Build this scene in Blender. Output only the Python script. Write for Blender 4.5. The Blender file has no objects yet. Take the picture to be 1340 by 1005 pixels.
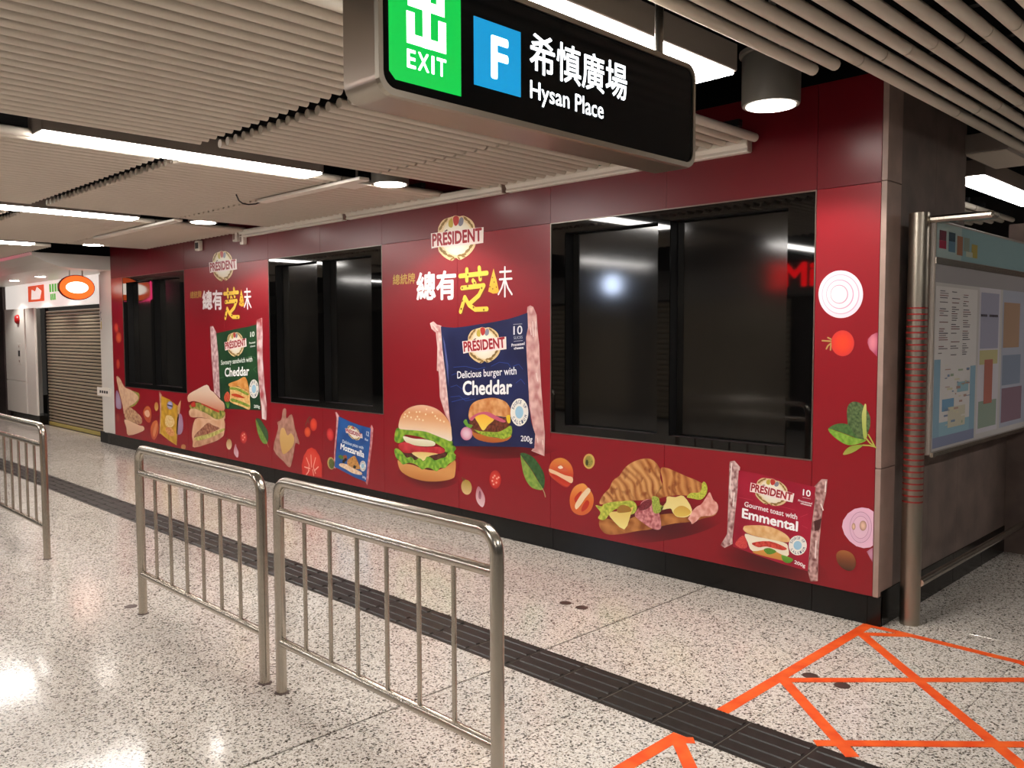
import bpy, bmesh, math, random
from mathutils import Vector, Matrix, noise
from mathutils.geometry import delaunay_2d_cdt

S = bpy.context.scene
COL = S.collection
random.seed(7)

# ------------------------------------------------------------------ camera, world, exposure
cam = bpy.data.cameras.new('camera')
cam.sensor_width = 36.0
cam.lens = 29.9524
cam.clip_start = 0.05
cam_ob = bpy.data.objects.new('camera', cam)
COL.objects.link(cam_ob)
cam_ob.matrix_world = Matrix(((0.708234, -0.039524, 0.704870, 1.887113), (0.705972, 0.043385, -0.706909, -4.750077), (-0.002641, 0.998276, 0.058630, 1.650000), (0.000000, 0.000000, 0.000000, 1.000000)))
S.camera = cam_ob
world = bpy.data.worlds.new('world')
S.world = world
world.use_nodes = True
world.node_tree.nodes['Background'].inputs[0].default_value = (1.0, 0.9, 0.8, 1)
world.node_tree.nodes['Background'].inputs[1].default_value = 0.03
S.view_settings.view_transform = 'Standard'
S.view_settings.look = 'None'
S.view_settings.gamma = 1.0
S.view_settings.use_curve_mapping = False
S.view_settings.exposure = 0.0
TUBE_LAMP = 38.0      # linear ceiling lights
CAN_LAMP = 22.0        # round downlights
CAN_SPOT = 70.0

# ------------------------------------------------------------------ helpers
def lin(h):
    if isinstance(h, str):
        c = [int(h[i:i + 2], 16) / 255 for i in (0, 2, 4)]
    else:
        c = list(h)
    return [x / 12.92 if x <= .04045 else ((x + .055) / 1.055) ** 2.4 for x in c]

def mat(name, col, rough=.5, metal=0.0, spec=.5, emit=0.0, ecol=None, coat=0.0, aniso=0.0):
    m = bpy.data.materials.new(name)
    m.use_nodes = True
    b = m.node_tree.nodes['Principled BSDF']
    b.inputs['Base Color'].default_value = (*lin(col), 1)
    b.inputs['Roughness'].default_value = rough
    b.inputs['Metallic'].default_value = metal
    b.inputs['Specular IOR Level'].default_value = spec
    b.inputs['Coat Weight'].default_value = coat
    if emit:
        b.inputs['Emission Color'].default_value = (*lin(ecol or col), 1)
        b.inputs['Emission Strength'].default_value = emit
    return m

def nodes(m):
    t = m.node_tree
    return t.nodes, t.links, t.nodes['Principled BSDF']

def noisy(m, c0, c1, scale, detail=3.0, coords='Position', stretch=(1, 1, 1), rough=None, lo=.35, hi=.65, bump=0.0):
    n, l, b = nodes(m)
    g = n.new('ShaderNodeNewGeometry')
    mp = n.new('ShaderNodeMapping')
    mp.inputs['Scale'].default_value = stretch
    l.new(g.outputs['Position'], mp.inputs['Vector'])
    t = n.new('ShaderNodeTexNoise')
    t.inputs['Scale'].default_value = scale
    t.inputs['Detail'].default_value = detail
    l.new(mp.outputs['Vector'], t.inputs['Vector'])
    r = n.new('ShaderNodeValToRGB')
    r.color_ramp.elements[0].position = lo
    r.color_ramp.elements[1].position = hi
    r.color_ramp.elements[0].color = (*lin(c0), 1)
    r.color_ramp.elements[1].color = (*lin(c1), 1)
    l.new(t.outputs['Fac'], r.inputs['Fac'])
    l.new(r.outputs['Color'], b.inputs['Base Color'])
    if rough:
        mr = n.new('ShaderNodeMapRange')
        mr.inputs['To Min'].default_value = rough[0]
        mr.inputs['To Max'].default_value = rough[1]
        l.new(t.outputs['Fac'], mr.inputs['Value'])
        l.new(mr.outputs['Result'], b.inputs['Roughness'])
    if bump:
        bp = n.new('ShaderNodeBump')
        bp.inputs['Strength'].default_value = bump
        bp.inputs['Distance'].default_value = .002
        l.new(t.outputs['Fac'], bp.inputs['Height'])
        l.new(bp.outputs['Normal'], b.inputs['Normal'])
    return m

class MB:
    def __init__(s):
        s.v = []; s.f = []; s.sm = []
    def add(s, vs, fs, smooth=False):
        o = len(s.v)
        s.v += [tuple(v) for v in vs]
        s.f += [tuple(i + o for i in f) for f in fs]
        s.sm += [smooth] * len(fs)
        return s
    def box(s, x0, y0, z0, x1, y1, z1):
        v = [(x, y, z) for x in (x0, x1) for y in (y0, y1) for z in (z0, z1)]
        return s.add(v, [(0, 1, 3, 2), (4, 6, 7, 5), (0, 4, 5, 1), (2, 3, 7, 6), (0, 2, 6, 4), (1, 5, 7, 3)])
    def bbox(s, x0, y0, z0, x1, y1, z1, b):
        bm = bmesh.new()
        bmesh.ops.create_cube(bm, size=1)
        for v in bm.verts:
            v.co = Vector(((x0 + x1) / 2 + v.co.x * (x1 - x0), (y0 + y1) / 2 + v.co.y * (y1 - y0), (z0 + z1) / 2 + v.co.z * (z1 - z0)))
        bmesh.ops.bevel(bm, geom=list(bm.edges), offset=b, segments=1, affect='EDGES', profile=.5)
        bm.verts.index_update()
        s.add([v.co[:] for v in bm.verts], [[v.index for v in f.verts] for f in bm.faces])
        bm.free()
        return s
    def tube(s, path, r, n=12, cap=True):
        path = [Vector(p) for p in path]
        rings = []
        up = None
        for i, p in enumerate(path):
            d = (path[min(i + 1, len(path) - 1)] - path[max(i - 1, 0)]).normalized()
            if up is None:
                up = Vector((0, 0, 1)) if abs(d.z) < .9 else Vector((0, 1, 0))
            a = d.cross(up)
            if a.length < 1e-4:
                a = d.cross(Vector((1, 0, 0)))
            a.normalize()
            b = a.cross(d).normalized()
            up = b
            rr = r[i] if isinstance(r, (list, tuple)) else r
            rings.append([p + a * rr * math.cos(2 * math.pi * k / n) + b * rr * math.sin(2 * math.pi * k / n) for k in range(n)])
        vs = [v for q in rings for v in q]
        fs = []
        for i in range(len(rings) - 1):
            for k in range(n):
                fs.append((i * n + k, i * n + (k + 1) % n, (i + 1) * n + (k + 1) % n, (i + 1) * n + k))
        s.add(vs, fs, True)
        if cap:
            s.add(rings[0], [tuple(range(n))])
            s.add(rings[-1], [tuple(reversed(range(n)))])
        return s
    def prism(s, pts, ax, a0, a1, smooth=False):
        """pts 2-D outline extruded along axis ax from a0 to a1"""
        def q(p, a):
            return {'x': (a, p[0], p[1]), 'y': (p[0], a, p[1]), 'z': (p[0], p[1], a)}[ax]
        n = len(pts)
        v = [q(p, a0) for p in pts] + [q(p, a1) for p in pts]
        s.add(v, [(i, (i + 1) % n, n + (i + 1) % n, n + i) for i in range(n)], smooth)
        s.add([q(p, a0) for p in pts], [tuple(reversed(range(n)))])
        s.add([q(p, a1) for p in pts], [tuple(range(n))])
        return s
    def mesh(s, name):
        m = bpy.data.meshes.new(name)
        m.from_pydata(s.v, [], s.f)
        m.polygons.foreach_set('use_smooth', s.sm)
        bm = bmesh.new(); bm.from_mesh(m)
        bmesh.ops.recalc_face_normals(bm, faces=bm.faces)
        bm.to_mesh(m); bm.free()
        m.update()
        return m
    def build(s, name, material, parent=None):
        return link(name, s.mesh(name), material, parent)

def link(name, me, material=None, parent=None):
    if material is not None and not me.materials:
        me.materials.append(material)
    o = bpy.data.objects.new(name, me)
    COL.objects.link(o)
    if parent is not None:
        o.parent = parent
    return o

def tag(o, label, cat, group=None):
    o['label'] = label
    o['category'] = cat
    if group:
        o['group'] = group
    return o

def thing(name, label, cat, loc=(0, 0, 0), group=None):
    o = bpy.data.objects.new(name, None)
    o.empty_display_size = .1
    COL.objects.link(o)
    o.location = loc
    return tag(o, label, cat, group)

def struct(o):
    o['kind'] = 'structure'
    return o

def sempty(name):
    o = bpy.data.objects.new(name, None)
    o.empty_display_size = .1
    COL.objects.link(o)
    return struct(o)

def copy_tree(o, parent=None):
    c = o.copy(); COL.objects.link(c)
    if parent is not None:
        c.parent = parent
    for ch in list(o.children):
        copy_tree(ch, c)
    return c

# ------------------------------------------------------------------ lettering: outlines from the built-in font
_tm = {}
def text_mesh(body, bold):
    k = (body, bold)
    if k in _tm:
        return _tm[k]
    cu = bpy.data.curves.new('lettering', 'FONT')
    cu.body = body
    cu.resolution_u = 3
    o = bpy.data.objects.new('lettering', cu)
    COL.objects.link(o)
    dg = bpy.context.evaluated_depsgraph_get()
    me = bpy.data.meshes.new_from_object(o.evaluated_get(dg), depsgraph=dg)
    vs = [(v.co.x, v.co.y, 0.0) for v in me.vertices]
    fs = [tuple(p.vertices) for p in me.polygons]
    bpy.data.objects.remove(o); bpy.data.curves.remove(cu); bpy.data.meshes.remove(me)
    x0 = min(v[0] for v in vs); x1 = max(v[0] for v in vs)
    y0 = min(v[1] for v in vs); y1 = max(v[1] for v in vs)
    if bold > .004:
        ring = [(bold * math.cos(2 * math.pi * k / 8), bold * math.sin(2 * math.pi * k / 8)) for k in range(8)]
        n = len(vs); f0 = fs[:]; v0 = vs[:]
        vs = []; fs = []
        for j, (dx, dy) in enumerate(ring):
            vs += [(a + dx, b + dy, 4e-5 * j) for a, b, e in v0]
            fs += [tuple(i + j * n for i in f) for f in f0]
        x0 -= bold; x1 += bold; y0 -= bold; y1 += bold
    vs = [((a - x0) / (x1 - x0), (b - y0) / (y1 - y0), e) for a, b, e in vs]
    _tm[k] = (vs, fs)
    return _tm[k]

LOGO={"disc":[[0.138,1.077],[0.171,1.471],[0.247,1.77],[0.337,1.859],[0.426,1.91],[0.492,1.953],[0.566,1.864],[0.641,1.866],[0.744,1.658],[0.814,1.379],[0.842,1.047],[0.847,0.089],[0.796,-0.321],[0.71,-0.615],[0.612,-0.803],[0.536,-0.89],[0.462,-0.724],[0.395,-0.906],[0.275,-0.708],[0.178,-0.384],[0.131,-0.035]],"inner":[[0.238,0.964],[0.288,1.422],[0.379,1.639],[0.51,1.672],[0.637,1.526],[0.729,1.201],[0.757,0.904],[0.759,0.048],[0.692,-0.287],[0.594,-0.509],[0.486,-0.585],[0.378,-0.444],[0.282,-0.157],[0.229,0.118]],"leaves":[[[0.158,0.091],[0.206,-0.026],[0.228,-0.209],[0.226,-0.348],[0.19,-0.268],[0.158,-0.099]],[[0.204,-0.235],[0.261,-0.277],[0.304,-0.414],[0.32,-0.545],[0.278,-0.522],[0.229,-0.412]],[[0.286,-0.501],[0.342,-0.476],[0.395,-0.558],[0.422,-0.665],[0.382,-0.69],[0.326,-0.641]],[[0.2,-0.186],[0.241,-0.176],[0.276,-0.244],[0.293,-0.328],[0.264,-0.341],[0.225,-0.296]],[[0.409,-0.601],[0.439,-0.669],[0.452,-0.779],[0.45,-0.865],[0.427,-0.819],[0.408,-0.718]],[[0.356,-0.88],[0.369,-0.773],[0.399,-0.715],[0.425,-0.711],[0.416,-0.791],[0.391,-0.868]],[[0.713,-0.285],[0.724,-0.095],[0.763,0.045],[0.801,0.095],[0.795,-0.044],[0.764,-0.207]],[[0.633,-0.503],[0.658,-0.331],[0.708,-0.231],[0.749,-0.217],[0.732,-0.344],[0.689,-0.473]],[[0.548,-0.648],[0.587,-0.522],[0.641,-0.49],[0.68,-0.527],[0.653,-0.624],[0.603,-0.689]],[[0.493,-0.643],[0.52,-0.551],[0.558,-0.53],[0.585,-0.559],[0.567,-0.631],[0.532,-0.677]],[[0.5,-0.66],[0.532,-0.71],[0.551,-0.811],[0.553,-0.897],[0.529,-0.865],[0.505,-0.777]],[[0.572,-0.658],[0.604,-0.628],[0.637,-0.669],[0.655,-0.732],[0.631,-0.758],[0.597,-0.74]],[[0.161,1.098],[0.165,1.271],[0.198,1.403],[0.233,1.452],[0.231,1.324],[0.207,1.173]],[[0.204,1.349],[0.213,1.52],[0.249,1.639],[0.285,1.677],[0.28,1.552],[0.252,1.41]],[[0.262,1.573],[0.274,1.723],[0.31,1.821],[0.343,1.846],[0.336,1.734],[0.307,1.614]],[[0.638,1.822],[0.685,1.75],[0.716,1.603],[0.724,1.48],[0.689,1.526],[0.651,1.654]],[[0.708,1.6],[0.751,1.503],[0.774,1.344],[0.776,1.22],[0.743,1.285],[0.712,1.43]],[[0.766,1.347],[0.799,1.25],[0.812,1.11],[0.806,1.007],[0.781,1.075],[0.761,1.206]]],"plumes":[[[0.35,1.506],[0.38,1.73],[0.425,1.801],[0.443,1.466],[0.418,1.222],[0.364,1.281]],[[0.447,1.828],[0.502,1.93],[0.555,1.779],[0.54,1.425],[0.484,1.285],[0.449,1.5]],[[0.564,1.666],[0.598,1.796],[0.639,1.67],[0.625,1.353],[0.57,1.231],[0.54,1.389]]],"banner":[[-0.0,1.0],[0.16,1.002],[0.46,1.004],[0.862,1.011],[1.0,1.0],[0.983,0.041],[0.857,0.014],[0.557,0.009],[0.149,0.063],[0.0,0.0]],"text":[[0.018,0.106],[0.961,0.148],[0.025,0.964]],"accent":[[0.267,1.026],[0.318,1.134],[0.34,1.078],[0.283,0.983]]}
PRINTS=[
{"n":"brand_logo","l":"round cream logo with gold wreath, printed high above the navy blue packet","g":"","p":[["L","logo","",0,"",[[-3.8276,2.516],[-3.1646,2.5102],[-3.8216,2.3855]]]]},
{"n":"slogan_lettering","l":"white and cheese-yellow slogan characters beneath the logo, just above the blue packet","g":"","p":[["t","small_lettering","",0,"f:c9a24a",["總統牌",[-4.3751,2.0949],[-4.0527,2.0967],[-4.3734,2.1904]],{"b":0.012}],["t","white_lettering","",0,"f:fbf3f3",["總有",[-4.0362,1.941],[-3.5082,1.9386],[-4.0325,2.1929]],{"b":0.03}],["k","shadow_strokes","",0,"f:7a3a14",[[[-3.4457,2.1247],[-3.2842,2.1286],[-3.1193,2.1335]],[[-3.3589,2.1735],[-3.3596,2.0843]],[[-3.2099,2.1796],[-3.1983,2.0878]],[[-3.2846,2.0793],[-3.2624,2.0566]],[[-3.4211,2.0243],[-3.1561,2.0347]],[[-3.1561,2.0347],[-3.2176,1.9557],[-3.3361,1.8879]],[[-3.3861,1.9468],[-3.4408,1.8292]],[[-3.3861,1.9468],[-3.3336,1.8811],[-3.2616,1.8441],[-3.1211,1.8453]]],{"w":0.0386}],["k","cheese_strokes","",1,"f:f7cf4e",[[[-3.4572,2.133],[-3.2953,2.1367],[-3.1301,2.1414]],[[-3.3702,2.1817],[-3.3709,2.0924]],[[-3.2208,2.1876],[-3.2093,2.0958]],[[-3.2957,2.0873],[-3.2735,2.0646]],[[-3.4325,2.0324],[-3.167,2.0426]],[[-3.167,2.0426],[-3.2286,1.9635],[-3.3473,1.8958]],[[-3.3975,1.9548],[-3.4523,1.8371]],[[-3.3975,1.9548],[-3.3449,1.889],[-3.2727,1.8519],[-3.1319,1.8529]]],{"w":0.0383}],["d","cheese_holes","",2,"f:7a6420",[[[-3.3466,2.1376],[-3.35,2.1306],[-3.358,2.128],[-3.366,2.1314],[-3.3693,2.1387],[-3.3659,2.1457],[-3.3578,2.1482],[-3.3498,2.1449]],[[-3.1921,2.1115],[-3.1953,2.1047],[-3.2031,2.1021],[-3.2109,2.1054],[-3.214,2.1126],[-3.2108,2.1195],[-3.203,2.122],[-3.1952,2.1187]],[[-3.2661,2.0676],[-3.2694,2.0606],[-3.2773,2.058],[-3.2852,2.0613],[-3.2884,2.0686],[-3.2851,2.0755],[-3.2771,2.0781],[-3.2693,2.0748]],[[-3.3511,2.0444],[-3.3545,2.0373],[-3.3626,2.0347],[-3.3706,2.038],[-3.3739,2.0453],[-3.3705,2.0523],[-3.3624,2.0549],[-3.3544,2.0516]],[[-3.4172,2.0318],[-3.4206,2.0247],[-3.4288,2.0221],[-3.4369,2.0254],[-3.4402,2.0327],[-3.4367,2.0398],[-3.4286,2.0425],[-3.4205,2.0391]],[[-3.1805,2.0224],[-3.1837,2.0155],[-3.1915,2.0129],[-3.1993,2.0161],[-3.2024,2.0233],[-3.1992,2.0302],[-3.1914,2.0328],[-3.1836,2.0296]],[[-3.1574,1.846],[-3.1606,1.8391],[-3.1684,1.8363],[-3.1761,1.8394],[-3.1792,1.8465],[-3.176,1.8535],[-3.1682,1.8562],[-3.1605,1.8532]],[[-3.4181,1.9274],[-3.4215,1.9203],[-3.4297,1.9175],[-3.4378,1.9208],[-3.4411,1.9281],[-3.4377,1.9352],[-3.4295,1.938],[-3.4214,1.9347]],[[-3.28,1.8689],[-3.2833,1.8618],[-3.2913,1.859],[-3.2992,1.8622],[-3.3024,1.8694],[-3.2991,1.8764],[-3.2911,1.8792],[-3.2832,1.8761]],[[-3.4315,1.8597],[-3.435,1.8525],[-3.4431,1.8497],[-3.4513,1.8529],[-3.4546,1.8602],[-3.4512,1.8674],[-3.443,1.8702],[-3.4348,1.867]]]],["p","cheese_wedge","",1,"v:f8c84a:f0b030",[[-3.0523,2.1725],[-3.0198,2.0828],[-2.9909,1.9881],[-3.0121,1.975],[-3.0594,1.9734],[-3.1154,1.9919],[-3.0885,2.0778]]],["d","wedge_holes","",2,"f:8a6a20",[[[-3.0563,2.1009],[-3.0588,2.0958],[-3.0646,2.0939],[-3.0705,2.0963],[-3.0729,2.1017],[-3.0705,2.1067],[-3.0646,2.1086],[-3.0587,2.1062]],[[-3.0376,2.0633],[-3.04,2.0582],[-3.0459,2.0563],[-3.0517,2.0587],[-3.0541,2.064],[-3.0517,2.0691],[-3.0458,2.071],[-3.04,2.0686]],[[-3.0865,2.0285],[-3.0889,2.0234],[-3.0949,2.0215],[-3.1008,2.0239],[-3.1032,2.0292],[-3.1007,2.0343],[-3.0948,2.0363],[-3.0889,2.0339]],[[-3.0119,2.0231],[-3.0143,2.018],[-3.0201,2.0161],[-3.026,2.0184],[-3.0284,2.0237],[-3.0259,2.0288],[-3.0201,2.0307],[-3.0143,2.0283]],[[-3.0544,2.0109],[-3.0569,2.0058],[-3.0628,2.0038],[-3.0687,2.0062],[-3.0711,2.0115],[-3.0686,2.0166],[-3.0627,2.0186],[-3.0568,2.0162]]]],["k","white_strokes","",1,"f:fbf3f3",[[[-2.9797,2.1409],[-2.8553,2.1407]],[[-2.9823,2.0827],[-2.8487,2.0828]],[[-2.9238,2.1766],[-2.9249,1.9453]],[[-2.9335,2.0723],[-2.9593,2.0153],[-2.9981,1.9664]],[[-2.9174,2.0716],[-2.8901,2.0125],[-2.8469,1.9612]]],{"w":0.017}]]},
{"n":"blue_packet","l":"large printed navy blue packet of burger cheese slices between the two wider windows","g":"","p":[["s","printed_shade","",-1,"r:4a0810:8e101f",[[-2.3274,0.8126],[-2.3963,0.764],[-2.5956,0.7101],[-2.8995,0.6599],[-3.2612,0.6231],[-3.611,0.6089],[-3.8676,0.6228],[-3.9617,0.6634],[-3.8663,0.7213],[-3.6092,0.782],[-3.2596,0.8316],[-2.8987,0.8607],[-2.5953,0.866],[-2.3964,0.8486]]],["p","left_film","",0,"n:c98a88:f4d8d2:70",[[-3.8521,1.7448],[-3.8052,1.7614],[-3.7593,1.7328],[-3.7005,1.7221],[-3.6926,1.6207],[-3.6713,1.435],[-3.6402,1.3174],[-3.6231,1.1152],[-3.6054,0.9638],[-3.5795,0.8641],[-3.6124,0.9125],[-3.6571,0.9605],[-3.6889,1.0267],[-3.7272,1.1099],[-3.7404,1.3314],[-3.7641,1.335],[-3.7551,1.5356],[-3.7733,1.6632],[-3.8327,1.6976]]],["p","right_film","",0,"n:c07c7a:ecc4be:50",[[-2.6792,1.8576],[-2.6476,1.8697],[-2.6162,1.8561],[-2.58,1.7951],[-2.5698,1.6747],[-2.5544,1.5618],[-2.5473,1.4338],[-2.5341,1.2456],[-2.5066,0.9825],[-2.4964,0.8848],[-2.5006,0.7176],[-2.6391,0.7461],[-2.6022,0.7842],[-2.6125,0.8984],[-2.6596,1.0869],[-2.696,1.4689],[-2.6956,1.6218]]],["p","wrapper_face","",1,"n:171b45:222a5a:9",[[-3.7071,1.7154],[-3.6295,1.7089],[-3.5278,1.704],[-3.3666,1.7151],[-3.2223,1.73],[-3.0363,1.7479],[-2.8792,1.7694],[-2.7701,1.7908],[-2.6772,1.8136],[-2.6721,1.698],[-2.6935,1.6218],[-2.6853,1.4691],[-2.673,1.3164],[-2.6596,1.09],[-2.6387,0.9685],[-2.5968,0.8797],[-2.6064,0.7669],[-2.7298,0.7671],[-3.1819,0.7311],[-3.5633,0.6987],[-3.5846,0.8637],[-3.6231,1.1152],[-3.653,1.3288],[-3.6896,1.5362]]],["k","line_art","",2,"f:3550a0",[[[-3.5438,1.3705],[-3.394,1.3826],[-3.2488,1.3619],[-3.154,1.3805]],[[-3.0842,1.3903],[-2.9925,1.4242],[-2.8917,1.4186],[-2.8586,1.3881]],[[-3.5837,1.2014],[-3.5074,1.2213],[-3.4204,1.1834]],[[-2.8043,1.2653],[-2.7499,1.2983],[-2.7071,1.2614]],[[-3.5846,1.1171],[-3.4706,1.1312],[-3.3965,1.0935],[-3.2746,1.1164]],[[-3.5722,1.0756],[-3.471,1.0978],[-3.3472,1.1208]],[[-2.8366,1.3965],[-2.7712,1.4136],[-2.7282,1.3761]],[[-3.5699,1.3028],[-3.5064,1.3215],[-3.4817,1.289]]],{"w":0.0041}],["p","fold_highlight","",2,"f:5a64a0",[[-3.6819,1.6461],[-3.6504,1.5618],[-3.6138,1.3856],[-3.6093,1.2003],[-3.6273,1.3178],[-3.6637,1.5364]]],["k","film_highlight","",1,"f:fae8e2",[[[-2.6479,1.6978],[-2.6375,1.6447]],[[-2.6216,1.743],[-2.6166,1.6295]],[[-2.5904,1.7426],[-2.5906,1.637]],[[-2.5857,1.3497],[-2.5702,1.2895]],[[-2.5708,0.8482],[-2.5687,0.8178]],[[-2.519,0.8374],[-2.517,0.8072]],[[-3.8123,1.7316],[-3.7468,1.6801]],[[-3.7339,1.6631],[-3.7356,1.5188]]],{"w":0.0068}],["L","logo","",2,"",[[-3.4316,1.5897],[-2.9108,1.6294],[-3.4177,1.4876]]],["t","title","",2,"f:f4f4f8",["Delicious burger with",[-3.497,1.2568],[-2.7965,1.3145],[-3.4987,1.3367]],{"b":0.012}],["t","flavour_lettering","",2,"f:ffffff",["Cheddar",[-3.4307,1.1373],[-2.8462,1.1746],[-3.4296,1.2593]],{"b":0.028}],["t","count_lettering","",2,"f:f4f4f8",["10",[-2.8302,1.6426],[-2.7318,1.6478],[-2.83,1.7115]],{"b":0.01}],["t","slices_lettering","",2,"f:c8ccd8",["SLICES",[-2.8271,1.6093],[-2.7298,1.6149],[-2.827,1.6302]],{"b":0.0}],["t","small_lettering","",2,"f:f4f4f8",["Processed",[-2.8525,1.5502],[-2.7085,1.5652],[-2.8524,1.5735]],{"b":0.03}],["t","small_lettering","",2,"f:f4f4f8",["cheese",[-2.8252,1.5272],[-2.7193,1.536],[-2.8251,1.5473]],{"b":0.03}],["k","count_lines","",2,"f:d8d8e0",[[[-2.83,1.7254],[-2.7359,1.7275]],[[-2.825,1.5923],[-2.7298,1.5988]]],{"w":0.0031}],["c","bun","burger_picture",2,"n:c87838:e8b078:20",[[-3.3547,0.9507],[-3.3581,0.9918],[-3.3356,1.0509],[-3.2747,1.0953],[-3.1557,1.126],[-3.0396,1.136],[-2.9264,1.1142],[-2.8731,1.0699],[-2.86,1.0236],[-2.8712,0.9915],[-2.9947,0.9911],[-3.1331,0.9981],[-3.2516,0.9741],[-3.3244,0.9321]]],["c","bun","burger_picture",2,"v:c87838:b8602a",[[-3.325,0.8537],[-3.1813,0.8243],[-2.9956,0.8156],[-2.8551,0.8511],[-2.9054,0.8034],[-3.0647,0.7711],[-3.2291,0.7778],[-3.3011,0.8062]]],["c","patty","burger_picture",3,"n:4a2018:8a4a34:50",[[-3.3365,0.9437],[-3.2279,0.943],[-3.1335,0.9334],[-3.0405,0.9721],[-2.9046,0.9813],[-2.8715,0.9206],[-2.9051,0.8628],[-3.1341,0.8281],[-3.3009,0.8391],[-3.343,0.8937]]],["c","lettuce","burger_picture",4,"n:6a9028:b8cc48:50",[[-3.2946,0.8643],[-3.2286,0.8531],[-3.134,0.8565],[-3.0182,0.8617],[-2.9499,0.883],[-2.8604,0.9254],[-2.8473,0.8753],[-2.8718,0.8379],[-2.9503,0.8114],[-3.0184,0.8176],[-3.1225,0.8169],[-3.2287,0.8326]]],["c","cheese","burger_picture",5,"v:f8b838:f8d860",[[-3.2816,0.9803],[-3.133,1.0062],[-3.0463,0.9677],[-3.1219,0.91],[-3.181,0.8609],[-3.2401,0.9176]]],["c","onion","burger_picture",6,"f:d0607c",[[-3.3425,0.9474],[-3.2515,0.9986],[-3.1329,1.0183],[-3.0404,0.9961],[-2.9215,0.9604],[-2.9496,0.9449],[-3.0751,0.9697],[-3.1683,0.9958],[-3.2636,0.9733],[-3.3122,0.933]]],["s","cheese","burger_picture",5,"f:ecc830",[[-2.9101,0.9967],[-2.8711,1.0072],[-2.8647,0.9526],[-2.8958,0.9464]]],["s","onion","burger_picture",5,"r:f0d0dc:c86890",[[-3.3107,0.826],[-3.3181,0.801],[-3.3385,0.7798],[-3.3681,0.7663],[-3.401,0.7635],[-3.4308,0.7719],[-3.4514,0.7899],[-3.4586,0.814],[-3.4509,0.8393],[-3.43,0.8607],[-3.4001,0.8739],[-3.3672,0.8764],[-3.3378,0.8677],[-3.3177,0.8498]]],["c","leaf","burger_picture",6,"n:4a8a28:80b848:40",[[-3.4228,0.9169],[-3.3855,0.9403],[-3.3612,0.9047],[-3.3065,0.8964],[-3.3371,0.8693],[-3.386,0.8822]]],["B","calcium_badge","",3,"",[[-2.7669,1.0374],[-2.6682,1.0436],[-2.7666,1.1461]]],["t","weight_lettering","",2,"f:f4f4f8",["200g",[-2.7535,0.7971],[-2.6274,0.8006],[-2.7512,0.8565]],{"b":0.015}]]},
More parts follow.
